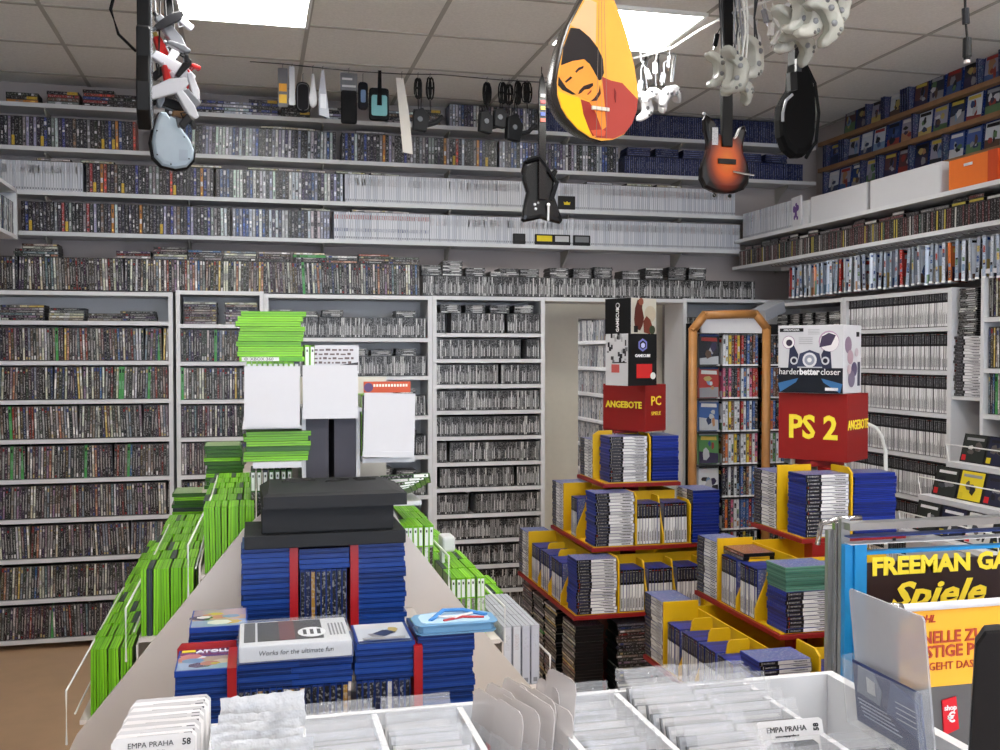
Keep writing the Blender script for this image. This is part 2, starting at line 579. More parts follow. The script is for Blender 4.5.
        if name.startswith('yellow'):
            spine(0.03, 0.36, (206, 172, 60), 0.5)
            g.v[-4:] = [(p[0], p[1] - e * 5, p[2]) for p in g.v[-4:]]
        covers(c)
    elif kind == 'cartridge_box':
        name, c = DARK_COLS[var % len(DARK_COLS)]
        g.box(-w, w, 0, d, 0, h, (18, 16, 18))
        spine(0.04, 0.96, c, 0.5, .0028)
        covers(c, 0.5)
    elif kind == 'sleeved_game':
        pal = ART_COLS
        name, c = pal[var % len(pal)]
        if sub == 1:
            name, c = ('pale', rnd.choice(((206, 208, 212), (180, 184, 190), (224, 224, 226), (140, 142, 150))))
        if sub == 2 and var % 5 < 4:
            name, c = ('pale blue-grey', rnd.choice(((170, 184, 206), (196, 204, 216), (150, 160, 176))))
        g.box(-w, w, 0, d, 0, h, [int(x * .8) for x in c])
        spine(0.02, 0.98, c, 0.5, .0016)
        for q in range(3):
            a = rnd.uniform(.05, .8)
            spine(a, a + rnd.uniform(.06, .18), rnd.choice(PICT if sub != 1 else ((226, 226, 228), (150, 150, 154), (100, 100, 104), (200, 200, 204))), 0.5, .003)
            g.v[-4:] = [(p[0], p[1] - e * (1 + q), p[2]) for p in g.v[-4:]]
        picture(c)
        g.box(-w * .6, w * .6, -.001, d + .001, h, h + 0.006, (150, 154, 160))
        g.box(-w, w, -.003, .012, -0.004, 0.006, (236, 236, 236))
    return g, name


GEOS, MESHES = {}, {}


def proto(kind, var):
    k = (kind, var)
    if k not in GEOS:
        GEOS[k] = case_geo(kind, var)
    return GEOS[k]


def proto_mesh(kind, var):
    k = (kind, var)
    if k not in MESHES:
        MESHES[k] = proto(kind, var)[0].mesh(kind, MAT_OF[kind])
    return MESHES[k]


PLACED = []   # kind, var, matrix, label, group
Tm = Matrix.Translation


def Rz(a):
    return Matrix.Rotation(a, 4, 'Z')


def Ry(a):
    return Matrix.Rotation(a, 4, 'Y')


def Rx(a):
    return Matrix.Rotation(a, 4, 'X')


def pick(sub=0, n=60, only=None):
    return sub * 100 + (random.choice(only) if only else random.randrange(n))


def put(kind, M, label, group, sub=0, var=None):
    PLACED.append((kind, pick(sub) if var is None else var, M, label, group))


def row(kind, p0, p1, rz, where, group, sub=0, lean=0.0, gap=0.0, jit=0.004, runs=None, scale=1.0, only=None, skip=0.0):
    """upright cases shoulder to shoulder from p0 to p1, spines facing the way rz turns -Y"""
    p0, p1 = Vector(p0), Vector(p1)
    t, h, d = DIM[kind]
    L = (p1 - p0).length
    u = (p1 - p0).normalized()
    s = t / 2
    out_l = 0.0
    while s < L - t * .4:
        if skip and random.random() < skip:
            s += t * random.choice((2, 4))
            continue
        if random.random() < 0.12:
            out_l = random.uniform(-lean, lean)
        v = pick(sub, only=only)
        nm = proto(kind, v)[1]
        back = Vector((-math.sin(rz), math.cos(rz), 0)) * random.uniform(0, jit)
        M = Tm(p0 + u * s + back + Vector((0, 0, abs(math.sin(out_l)) * t * .5))) @ Rz(rz + random.uniform(-.01, .01)) @ Ry(out_l)
        if scale != 1.0:
            M = M @ Matrix.Diagonal((1, 1, scale, 1))
        put(kind, M, where.replace('#', nm), group, var=v)
        s += t + gap + abs(math.sin(out_l)) * 0.002


def stack(kind, p, rz, n, where, group, mode='spine', sub=0, jit=0.004, vary=None, tilt=0.0):
    """n cases lying flat on one another; p is the middle of the front edge of the lowest"""
    t, h, d = DIM[kind]
    flat = {'spine': Tm((h / 2, 0, 0)) @ Ry(-PI / 2), 'short': Tm((-d / 2, h, 0)) @ Rz(-PI / 2) @ Ry(PI / 2),
            'open': Tm((h / 2, d, 0)) @ Rz(PI) @ Ry(PI / 2)}[mode]
    for i in range(n):
        v = pick(vary[i % len(vary)] if vary else sub)
        nm = proto(kind, v)[1]
        M = Tm(Vector(p) + Vector((0, 0, t * (i + .5)))) @ Rz(rz) @ Ry(tilt) @ Tm((random.uniform(-jit, jit), random.uniform(0, jit), 0)) @ Rz(random.uniform(-jit * 3, jit * 3)) @ flat
        put(kind, M, where.replace('#', nm), group, var=v)


def faceout(kind, p, rz, label, group, sub=0, lean=0.12, var=None):
    t, h, d = DIM[kind]
    put(kind, Tm(Vector(p)) @ Rz(rz) @ Rx(-lean) @ Tm((d / 2, t / 2, 0)) @ Rz(PI / 2), label, group, sub, var)


HIDDEN = [(205, 405, 436, 760), (246, 298, 318, 428), (305, 356, 366, 470), (365, 413, 394, 455), (100, 205, 600, 760), (160, 205, 540, 760), (405, 560, 650, 760), (607, 700, 388, 700), (780, 860, 328, 470), (550, 700, 540, 760), (868, 1100, 520, 760)]


def place_all():
    by = {}
    for it in PLACED:
        by.setdefault(it[0], []).append(it)
    for kind, items in by.items():
        t, h, d = DIM[kind]
        scored = []
        for it in items:
            c = it[2] @ Vector((0, d / 2, h / 2))
            x, y, z = shown(c)
            ok = -4 < x < 1004 and -4 < y < 754
            if ok and z > 4.9 and any(a < x < b and c_ < y < e for a, b, c_, e in HIDDEN):
                ok = False
            # nearer shows larger
            scored.append(((1 if ok else 0) * 10 + 1 / max(z, .1), it))
        scored.sort(key=lambda q: -q[0])
        singles, rest = scored[:300], scored[300:]
        for _, (k, v, M, label, group) in singles:
            o = bpy.data.objects.new(kind, proto_mesh(kind, v))
            COL.objects.link(o)
            o.matrix_world = M
            tag(o, label, CATS[kind], group)
        if rest:
            g = Geo()
            for _, (k, v, M, label, group) in rest:
                g.add(proto(kind, v)[0], M)
            o = build(kind + '_rows', g, MAT_OF[kind])
            w = {'dvd_case': 'the many other dark and coloured dvd cases filling the white shelves',
                 'jewel_case': 'the many other black and grey jewel cases filling the narrow white shelves',
                 'console_game_case': 'the other white-spined game cases on the right bookcase shelves'}.get(kind, 'the other ' + kind.replace('_', ' ') + 's further along the shelves')
            tag(o, w, CATS[kind] + 's', kind='stuff')


# ------------------------------------------------------------------ room shell
XL, XR, YB, YF, ZC = -1.62, 4.06, 6.66, -3.6, 3.35
struct('floor', Geo().box(XL - .1, XR + .1, YF - .1, 10.2, -.1, 0), FLOORM)
struct('ceiling', Geo().box(XL - .1, XR + .1, YF - .1, 10.2, ZC, ZC + .1), CEILM)
struct('wall_left', Geo().box(XL - .12, XL, YF, YB, 0, ZC), WALLM)
struct('wall_right', Geo().box(XR, XR + .12, YF, YB, 0, ZC), WALLM)
struct('wall_front', Geo().box(XL, XR, YF - .12, YF, 0, .45).box(XL, XR, YF - .12, YF, 2.95, ZC).box(XL, -1.3, YF - .12, YF, .4501, 2.9499).box(3.75, XR, YF - .12, YF, .4501, 2.9499), WALLM)
wn = struct('added_window_1', Geo().box(-1.3, 3.75, YF - .07, YF - .06, .45, 2.95), material('added_window_glass', (250, 252, 255), .0, alpha=.12))  # shop window added behind the camera, unseen, to brighten the room
build('added_window_frame', Geo().box(-1.3, 3.75, YF - .09, YF - .03, .45, .51).box(-1.3, 3.75, YF - .09, YF - .03, 2.89, 2.95).box(1.2, 1.26, YF - .09, YF - .03, .511, 2.889).box(-1.3, -1.24, YF - .09, YF - .03, .511, 2.889).box(3.69, 3.75, YF - .09, YF - .03, .511, 2.889), WHITE, wn)
pl0 = bpy.data.lights.new('added_window_portal', 'AREA')
pl0.shape = 'RECTANGLE'
pl0.size, pl0.size_y = 5.0, 2.45
pl0.cycles.is_portal = True  # portal guiding daylight through the added window
po = bpy.data.objects.new('added_window_portal', pl0)
COL.objects.link(po)
po.location = (1.225, YF - .15, 1.7)
po.rotation_euler = (PI / 2, 0, PI)
DX0, DX1, DZ = 2.20, 2.76, 1.94
struct('wall_back', Geo().box(XL - .1, DX0, YB, YB + .14, 0, ZC).box(DX1, XR + .1, YB, YB + .14, 0, ZC).box(DX0, DX1, YB, YB + .14, DZ, ZC), WALLM)
t = Geo().box(DX0 - .35, DX0, YB - .02, YB - .002, 0, DZ + .1).box(DX1, DX1 + .07, YB - .02, YB - .002, 0, DZ + .1).box(DX0, DX1, YB - .02, YB - .002, DZ, DZ + .1)
struct('door_1', t, CREAM)
struct('wall_backroom', Geo().box(1.2, 1.3, YB + .14, 10.1, 0, ZC).box(3.22, 3.32, YB + .14, 10.1, 0, ZC).box(1.2, 3.32, 10.0, 10.1, 0, ZC), PAPER)
g = Geo()
for k in range(-3, 7):
    x = 0.277 + 0.625 * k
    if XL < x < XR:
        g.box(x - .011, x + .011, YF, YB, ZC - .004, ZC + .001)
y = 5.16 + 0.625 * 2
while y > YF:
    g.box(XL, XR, y - .011, y + .011, ZC - .0041, ZC + .001)
    y -= 0.625
struct('trim_1', g, BARM)

LIGHTS = [(-0.035, 4.845, 'square lit ceiling panel above the hanging toy guns and silver guitar'), (1.84, 4.81, 'square lit ceiling panel behind the orange painted lute'),  # these two are in view; the shop panels below are unseen, added for brightness
          (-0.035, 2.35, 'added unseen ceiling panel over the green game cases, above the frame'), (1.84, 2.35, 'added unseen ceiling panel above the painted lute, out of frame'),
          (-0.035, -0.15, 'added unseen ceiling panel over the counter'), (1.84, -0.15, 'square lit ceiling panel over the counter end by the monitor, unseen fill light'),
          (-0.035, -2.4, 'added unseen ceiling panel by the shop front, left one'), (1.84, -2.4, 'added unseen ceiling panel by the shop front, right one'),
          (3.4, 2.35, 'added unseen ceiling panel near the right wall shelves'), (3.4, -0.15, 'added unseen ceiling panel near the right wall behind the counter'),
          (2.2, 8.3, 'added unseen ceiling panel in the back room'), (2.2, 7.3, 'lit ceiling panel in the back room nearest the doorway, unseen fill light')]  # back room panels are unseen, added to brighten it
for i, (x, y, lb) in enumerate(LIGHTS):
    L = thing('ceiling_light', lb, 'ceiling light', (x, y, ZC - .012), 0, 'square ceiling light panels')
    fr = Geo()
    for a, b, c, d in ((-.312, .312, -.312, -.295), (-.312, .312, .295, .312), (-.312, -.295, -.295, .295), (.295, .312, -.295, .295)):
        fr.box(a, b, c, d, -.008, .011)
    build('frame', fr, WIRE, L)
    build('diffuser', Geo().box(-.294, .294, -.294, .294, -.004, .008), LAMP, L)


# ------------------------------------------------------------------ bookcases
def bookcase(label, x0, x1, y0, y1, zs, base=0.0, bt=0.024, ut=0.024, facing='y', mat=WHITE, top=True, back=True):
    b = thing('bookcase', label, 'bookcase', ((x0 + x1) / 2, (y0 + y1) / 2, base))
    if facing == 'y':
        sides = [(x0, x0 + ut, y0, y1), (x1 - ut, x1, y0, y1)]
        sh = (x0 + ut, x1 - ut, y0 + .002, y1 - .012)
        bk = (x0 + ut, x1 - ut, y1 - .01, y1)
    else:
        sides = [(x0, x1, y0, y0 + ut), (x0, x1, y1 - ut, y1)]
        sh = (x0 + .002, x1 - .012, y0 + ut, y1 - ut)
        bk = (x1 - .01, x1, y0 + ut, y1 - ut)
    for s in sides:
        build('side_panel', Geo().box(*s, base, max(zs) + .012), mat, b)
    for z in zs:
        build('shelf', Geo().box(*sh, z - bt / 2, z + bt / 2 - .001), mat, b)
    if back:
        build('back_panel', Geo().box(*bk, base, max(zs) - .012), mat, b)
    return b


ZA = [2.043, 1.873, 1.643, 1.42, 1.195, .967, .74, .512, .28, .05]
ZB = [2.056, 1.859, 1.637, 1.412, 1.189, .967, .74, .512, .28, .05]
ZCc = [2.043, 1.781, 1.545, 1.298, 1.05, .80, .55, .30, .05]
ZD = [2.045, 1.813, 1.65, 1.490, 1.326, 1.163, 1.0, .838, .672, .509, .345, .186, .04]
ZF = [2.05, 1.801, 1.635, 1.472, 1.31, 1.144, .98, .816, .65, .49, .325, .16]
YC = 6.15
bookcase('wide white bookcase packed with dvds, at the far left of the back wall', -1.60, -.456, YC, 6.46, ZA)
bookcase('narrow white bookcase second from the left, partly behind the green cases', -.438, .064, YC, 6.46, ZB)
bookcase('white bookcase of black jewel cases behind the white blank cards', .066, 1.084, YC, 6.46, ZCc, ut=.026)
bookcase('narrow tall white bookcase of black jewel cases left of the doorway', 1.086, 1.815, YC, 6.46, ZD, ut=.026)
bookcase('white bookcase of dark cases right of the doorway, behind the wooden rack', 2.77, 3.75, YC, 6.46, ZF, ut=.026)
tag(build('bridging_shelf', Geo().box(1.817, 2.768, YC, YC + .31, 2.033, 2.057), WHITE), 'white shelf board bridging the doorway between two bookcases', 'shelf')

ORD = ['top', 'second', 'third', 'fourth', 'fifth', 'sixth', 'seventh', 'eighth', 'ninth', 'tenth', 'eleventh', 'twelfth', 'lowest']
yf = YC + .012
for i, z in enumerate(ZA[1:]):
    zt = z + .0125
    if i == 0:
        for (a, n) in ((0, 6), (8, 6), (48, 5), (87, 3), (120, 4)):
            p = at(a + 18, 310, Y=YC)
            stack('dvd_case', (p.x, yf, zt), 0, n, '# dvd case in a low stack on top shelf of the far left bookcase', 'flat stacks on the upper shelf of the far left bookcase', 'spine')
        continue
    row('dvd_case', (-1.575, yf, zt), (-.482, yf, zt), 0, '#-spined dvd case in the %s row of the far left bookcase' % ORD[i], 'dvds in the %s row of the far left bookcase' % ORD[i], lean=.05)
for i, z in enumerate(ZB[1:]):
    zt = z + .0125
    if i == 0:
        stack('dvd_case', (-.30, yf, zt), 0, 9, '# case in the left flat stack on top of the narrow second bookcase', 'flat stacks in the narrow second bookcase')
        stack('dvd_case', (-.065, yf, zt), 0, 9, '# case in the right flat stack on top of the narrow second bookcase', 'flat stacks in the narrow second bookcase')
        continue
    row('dvd_case', (-.412, yf, zt), (.038, yf, zt), 0, '#-spined case in the %s row of the narrow second bookcase' % ORD[i], 'cases in the %s row of the narrow second bookcase' % ORD[i], lean=.02)
for i, z in enumerate(ZCc[1:]):
    zt = z + .0125
    W = 'jewel cases on shelf %d of the bookcase behind the blank cards' % (i + 1)
    row('jewel_case', (.095, yf, zt), (1.05, yf, zt), 0, '# jewel case standing in the %s row of the bookcase behind the blank cards' % ORD[i], W, skip=.0 if i < 3 else .03, lean=.02)
    for k in range(6):
        if random.random() < .75:
            stack('jewel_case', (.17 + .15 * k, yf, zt + .127), 0, random.choice((2, 3, 4, 6) if i < 2 else (3, 4, 5)), '# jewel case lying on the %s row of the bookcase behind the blank cards' % ORD[i], W)
for i, z in enumerate(ZD[1:]):
    zt = z + .0125
    W = 'jewel cases in row %d of the bookcase left of the doorway' % (i + 1)
    row('jewel_case', (1.114, yf, zt), (1.787, yf, zt), 0, '# jewel case in the %s row of the bookcase left of the doorway' % ORD[i], W, lean=.04 if i > 3 else .01, skip=.012)
    if i == 0:
        for k in range(4):
            stack('jewel_case', (1.2 + .16 * k, yf, zt + .127), 0, 5, '# jewel case lying flat on the top row of the bookcase left of the doorway', W)
for i, z in enumerate(ZF[1:]):
    row('jewel_case', (2.80, yf, z + .0125), (3.72, yf, z + .0125), 0, '# jewel case in the %s row of the bookcase right of the doorway' % ORD[i], 'jewel cases in row %d right of the doorway' % (i + 1), lean=.02)

# the long row standing on top of the bookcases
zt = 2.058
xm = at(420, 300, Y=YC).x
row('dvd_case', (-1.58, yf, zt), (xm, yf, zt), 0, '#-spined dvd case in the long row on top of the left bookcases', 'dvds standing on top of the left bookcases', lean=.06)
for a, n in ((20, 3), (122, 3), (158, 5), (193, 4), (228, 4), (262, 4), (298, 4), (330, 3), (362, 4), (392, 3), (28, 5)):
    p = at(a + 12, 270, Y=YC)
    stack('dvd_case', (p.x, yf, zt + .191), 0, n, '# dvd case lying across the long row on top of the left bookcases', 'dvds lying on the long top row')
row('jewel_case', (xm + .02, yf, zt), (3.3, yf, zt), 0, '# jewel case in the long row on top of the middle bookcases', 'jewel cases standing on top of the middle bookcases', lean=.02)
for a, n in ((432, 6), (453, 9), (476, 5), (500, 3), (510, 5), (530, 5), (560, 6), (583, 6), (604, 7), (632, 5), (655, 7), (678, 8), (698, 8)):
    p = at(a, 270, Y=YC)
    stack('jewel_case', (p.x, yf, zt + .127), 0, n, '# jewel case in a flat pile on the long row above the doorway', 'jewel cases lying on the long top row')

# ------------------------------------------------------------------ the four long wall shelves above
YU = 6.45
yu = YU + .02
ZU = [3.173, 2.917, 2.655, 2.414]
NAMES = ['topmost long white wall shelf just below the ceiling', 'second long white wall shelf from the ceiling', 'third long white wall shelf from the ceiling, holding the first white cases',
         'lowest of the four long white wall shelves, just above the bookcases']
for z, nm, xe in zip(ZU, NAMES, (3.93, 3.93, 4.0, 4.0)):
    s = thing('wall_shelf', nm, 'shelf', (1.2, YU + .1, z), group='long shelves on the back wall')
    build('board', Geo().box(-1.6, xe, YU, YB - .001, z - .014, z + .011), WHITE, s)
    for k in range(7):
        x = -1.2 + k * .82
        build('bracket', Geo().prism([(YB - .002, z - .015), (YB - .002, z - .13), (YB - .02, z - .13), (YU + .03, z - .03), (YU + .03, z - .015)], x - .004, x + .004, 'x'), BARM, s)


def urow(kind, x0, x1, zi, where, group, **k):
    z = ZU[zi] + .012
    row(kind, (at(x0, 150, Y=YU).x, yu, z), (at(x1, 150, Y=YU).x, yu, z), 0, where, group, **k)


for a, b, n, sb in ((10, 33, 3, 0), (47, 78, 4, 0), (83, 113, 5, 0), (116, 132, 4, 0), (196, 222, 4, 0), (224, 250, 4, 1), (250, 278, 5, 0), (282, 310, 4, 0), (330, 350, 4, 1), (392, 412, 4, 0), (415, 440, 5, 0)):
    p = at((a + b) / 2, 110, Y=YU)
    stack('boxed_game', (p.x, yu, ZU[0] + .012), 0, n, '# boxed game lying in a short stack on the topmost wall shelf', 'boxed games stacked on the topmost wall shelf', sub=sb)
urow('boxed_game', 450, 540, 0, '# boxed game standing on the topmost wall shelf by the black guitar head', 'boxed games standing on the topmost shelf', sub=1, scale=.82)
urow('blue_game_case', 545, 806, 0, '# game case standing on the topmost wall shelf behind the painted lute and sunburst guitar', 'blue cases on the topmost wall shelf', scale=.92, sub=2)
urow('boxed_game', -8, 136, 1, '# boxed game on the second wall shelf left of the hanging toys', 'boxed games on the second wall shelf', lean=.02)
urow('boxed_game', 150, 336, 1, '# boxed game on the second wall shelf below the hanging accessories', 'boxed games on the second wall shelf', sub=1, lean=.03)
urow('boxed_game', 342, 500, 1, '# boxed game on the second wall shelf below the black cables', 'boxed games on the second wall shelf', lean=.01)
urow('boxed_game', 500, 622, 1, '# boxed game on the second wall shelf under the painted lute', 'boxed games on the second wall shelf', sub=1)
urow('blue_game_case', 626, 806, 1, '# game case standing on the second wall shelf behind the sunburst guitar', 'blue cases on the second wall shelf', scale=.72, sub=2)
for a in (640, 668, 696, 728, 752, 778):
    stack('blue_game_case', (at(a, 150, Y=YU).x, yu, ZU[1] + .014 + .124), 0, 4, '# game case lying on the standing blue cases of the second wall shelf', 'blue cases lying on the second wall shelf', sub=2)
urow('white_game_case', -8, 83, 2, '# game case at the left end of the third wall shelf', 'white cases at the left of the third wall shelf')
urow('boxed_game', 85, 215, 2, '# boxed game on the third wall shelf beside the left white cases', 'boxed games on the third wall shelf')
urow('boxed_game', 216, 343, 2, '# boxed game on the third wall shelf nearer the middle', 'boxed games on the third wall shelf', sub=1)
urow('white_game_case', 345, 738, 2, '# game case in the long pale run on the third wall shelf', 'white cases on the third wall shelf')
urow('boxed_game', 20, 230, 3, '# boxed game at the left of the lowest long wall shelf', 'boxed games on the lowest long wall shelf', lean=.02)
urow('boxed_game', 232, 332, 3, '# boxed game in the middle of the lowest long wall shelf', 'boxed games on the lowest long wall shelf', sub=1)
urow('white_game_case', 334, 430, 3, '# game case with red and blue marks on the lowest long wall shelf', 'marked white cases on the lowest long wall shelf', sub=1)
urow('white_game_case', 430, 742, 3, '# game case right of the marked ones on the lowest long wall shelf', 'white cases on the lowest long wall shelf')
for a, zi, w in ((275, 1, .19), (300, 1, .19), (370, 1, .19), (52, 2, .2), (96, 2, .2), (205, 2, .1), (262, 2, .12), (278, 2, .14), (310, 2, .14), (350, 2, .16), (385, 2, .14), (315, 3, .19), (366, 3, .18), (395, 3, .18), (600, 2, .16), (640, 2, .16), (670, 2, .16)):
    p = at(a, 150, Y=YU)
    put('dvd_case', Tm((p.x - .09, yu, ZU[zi] + .012 + .179 + .0085)) @ Rz(random.uniform(-.06, .06)) @ Ry(PI / 2 + random.uniform(-.01, .03)), 'pale case laid across the tops of the row on the %s long wall shelf' % ORD[zi], 'single cases laid on the wall shelf rows', var=random.choice((18, 19, 20, 21, 22)))

# small things standing in front of the white cases on the lowest long shelf
for px, w, c, lb in ((519.5, .085, (30, 30, 32), 'dark grey small case on the lowest long shelf beside the black hanging guitar'),
                     (544.5, .13, (228, 204, 30), 'small black box with yellow label on the lowest long shelf'),
                     (562, .12, (190, 190, 192), 'small black box with pale grey label on the lowest long shelf'),
                     (582, .12, (120, 122, 126), 'small black box with dark grey label, rightmost of the three')):
    p = at(px, 240, Y=YU)
    b = thing('labelled_box', lb, 'box', (p.x, YU - .02 + .02, ZU[3] + .012), 0, 'small boxes in front of the white cases')
    build('body', Geo().box(-w / 2, w / 2, -.0, .016, 0, .07), BLACK, b, bevel=.003)
    build('label', Geo().box(-w / 2 + .012, w / 2 - .012, -.0012, -.0001, .022, .06, c), COLM, b)
p = at(567, 200, Y=YU)
bx = thing('toy_box', 'black toy box with a yellow emblem on the third long shelf', 'box', (p.x, YU - .0, ZU[2] + .012), 0)
build('body', Geo().box(-.06, .06, 0, .018, 0, .09), BLACK, bx, bevel=.004)
build('emblem', Geo().prism([(-.02, .03), (.02, .03), (.024, .05), (.01, .045), (0, .055), (-.01, .045), (-.024, .05)], -.002, -.0002, 'y', (232, 206, 40)), COLM, bx)

# ------------------------------------------------------------------ small wall unit high on the left wall
lu = thing('wall_cabinet', 'small open white cabinet high on the left wall at the picture edge', 'cabinet', (-1.4, 5.5, 2.32))
gx0, gx1, gy0, gy1, gz0, gz1 = XL + .002, -1.255, 4.9, 6.0, 2.325, 2.60
build('top_panel', Geo().box(gx0, gx1, gy0, gy1, gz1 - .02, gz1), WHITE, lu)
build('bottom_panel', Geo().box(gx0, gx1, gy0, gy1, gz0, gz0 + .02), WHITE, lu)
build('side_panel', Geo().box(gx0, gx1, gy1 - .02, gy1, gz0 + .021, gz1 - .021), WHITE, lu)
build('side_panel', Geo().box(gx0, gx1, gy0, gy0 + .02, gz0 + .021, gz1 - .021), WHITE, lu)
row('boxed_game', (gx1 - .01, 5.2, gz0 + .021), (gx1 - .01, 5.97, gz0 + .021), PI / 2, '# boxed game in the small white cabinet high at the left edge', 'boxed games in the small left cabinet', sub=1)

# ------------------------------------------------------------------ right wall: three wooden ledges
for i, (z, lb) in enumerate(((3.185, 'topmost of the three wooden ledges on the right wall'), (3.0, 'middle wooden ledge of blue cases on the right wall'), (2.812, 'lowest wooden ledge, just above the white boxes'))):
    s = thing('wall_ledge', lb, 'shelf', (4.0, 4.8, z), group='wooden ledges on the right wall')
    build('board', Geo().box(3.945, XR - .001, 2.2, 6.44, z - .012, z + .010), PLANK, s)
    build('lip', Geo().box(3.935, 3.944, 2.2, 6.44, z - .012, z + .016), PLANK, s)
    y = 6.40
    first = True
    while y > 2.6:
        if i == 0 and y > 6.2:
            y -= .02
            continue
        if random.random() < .28:
            v = pick(2)
            put('blue_game_case', Tm((3.948, y - .008, z + .011)) @ Rz(-PI / 2), 'blue-edged game case turned spine-out on the %s right wall ledge' % ('topmost', 'middle', 'lowest')[i], 'cases on the wooden ledges', var=v)
            y -= .024
        else:
            faceout('blue_game_case', (3.972, y - .07, z + .0125), -PI / 2, 'blue game case shown face-out on the %s right wall ledge' % ('topmost', 'middle', 'lowest')[i], 'cases on the wooden ledges', lean=.1, sub=3)
            y -= random.uniform(.139, .15)
# lower deep white shelves on the right
for z, lb in ((2.482, 'deep white shelf on the right wall carrying white boxes'), (2.298, 'deep white shelf on the right wall packed with dark cartridge boxes')):
    s = thing('wall_shelf', lb, 'shelf', (3.7, 4.6, z))
    build('board', Geo().box(3.30, XR - .001, 2.0, 6.55 if z > 2.4 else 6.5, z - .012, z + .010), WHITE, s)
    for k in range(4):
        y = 2.9 + k * .93
        build('bracket', Geo().prism([(XR - .002, z - .013), (XR - .002, z - .10), (3.5, z - .03), (3.42, z - .013)], y - .004, y + .004, 'y'), WHITE, s)
zt = 2.493
row('white_game_case', (3.33, 6.40, zt), (3.33, 5.72, zt), -PI / 2, '# case standing at the far end of the deep right shelf', 'white cases at the far end of the deep right shelf', lean=.12, gap=.004)
pv = Tm((3.335, 5.69, zt)) @ Rz(-PI / 2 - .25)
bk = thing('picture_book', 'white cover with a purple winged figure at the end of the white cases', 'book', (3.325, 5.69, zt), -PI / 2 - .1)
build('cover', Geo().box(-.068, .068, 0, .012, 0, .19), PAPER, bk)
fg = Geo()
for a, b, r1, r2 in ((0, .10, .016, .03), (-.025, .115, .016, .022), (.026, .118, .018, .02), (.0, .075, .018, .016), (-.02, .06, .01, .014), (.022, .055, .012, .012), (0.005, .14, .012, .012)):
    fg.prism([(a + r1 * math.cos(k * PI / 5), b + r2 * math.sin(k * PI / 5)) for k in range(10)], -.0012 - abs(a) * .01, -.0002, 'y', (98, 62, 132))
build('printed_figure', fg, COLM, bk)
for y0, y1, h, lb in ((5.56, 5.66, .155, 'narrow white carton on the deep right shelf beside the white cases'), (4.96, 5.54, .165, 'long white carton on the deep right shelf, farther one'),
                      (4.34, 4.93, .165, 'long white carton on the deep right shelf, next to the orange box')):
    b = thing('white_carton', lb, 'box', (3.45, (y0 + y1) / 2, zt), group='white cartons on the deep right shelf')
    build('body', Geo().box(3.34, 3.62, y0, y1, zt, zt + h), PAPER, b, bevel=.003)
    build('lid_flap', Geo().box(3.337, 3.3395, y0 + .004, y1 - .004, zt + h * .0 + .004, zt + h - .004), PAPER, b)
b = thing('orange_box', 'orange game box on the deep right shelf beside the long white carton', 'box', (3.4, 4.13, zt))
build('body', Geo().box(3.33, 3.42, 4.0, 4.27, zt, zt + .15, (222, 112, 36)), COLM, b, bevel=.002)
build('side_flap', Geo().box(3.328, 3.4195, 3.935, 3.999, zt, zt + .15, (190, 70, 24)), COLM, b)
build('pale_mark', Geo().box(3.3268, 3.3277, 4.10, 4.16, zt + .105, zt + .118), PAPER, b)
for y0, y1, c, lb in ((3.78, 3.92, (150, 140, 110), 'patterned olive box on the deep right shelf, right of the orange box'), (3.5, 3.76, (60, 52, 66), 'dark box at the near end of the deep right shelf')):
    one('game_box', lb, 'box', Geo().box(3.34, 3.5, y0, y1, zt, zt + .15, c, 1.0), CASE, bevel=.002)
zt = 2.309
row('cartridge_box', (3.325, 6.45, zt), (3.325, 3.25, zt), -PI / 2, '# cartridge box in the dark row on the right wall shelf', 'dark cartridge boxes on the right wall shelf', lean=.03, gap=.001)
for k in range(26):
    y = 6.33 - k * .118
    stack('cartridge_box', (3.335, y, zt + .108), -PI / 2, random.choice((1, 2, 2, 1)), '# cartridge box lying on the dark row of the right wall shelf', 'dark cartridge boxes lying on the row', jit=.008)

# rail of hooks and sleeved games hanging under the shelf
rail = thing('hook_rail', 'pegboard rail with rows of hooks under the dark cartridge shelf', 'rail', (3.35, 4.5, 2.285))
build('rail', Geo().box(3.40, 3.44, 2.6, 6.0, 2.245, 2.284), WHITE, rail)
hm = None
for k in range(70):
    y = 5.9 - k * .045
    if hm is None:
        hm = Geo().tube([(3.40, 0, 2.262), (3.285, 0, 2.262), (3.27, 0, 2.270)], .0022, 4).mesh('hook', CHROME, OFF[rail.name])
    o = bpy.data.objects.new('hook', hm)
    COL.objects.link(o)
    o.parent = rail
    o.location = (0, y, 0)
y = 5.72
while y > 3.2:
    a = random.uniform(-.5, .5)
    side = random.random()
    v = pick(2)
    nm = proto('sleeved_game', v)[1]
    ang = -PI / 2 + random.choice((a * .5, .8 + a * .3, .55, -.5, .35))
    put('sleeved_game', Tm((3.30, y, 2.05 + random.uniform(-.004, .004))) @ Rz(ang) @ Ry(random.uniform(-.05, .05)), '%s game in a clear sleeve hanging from the hooks under the cartridge shelf' % nm, 'sleeved games hanging under the right shelf', var=v)
    y -= .047

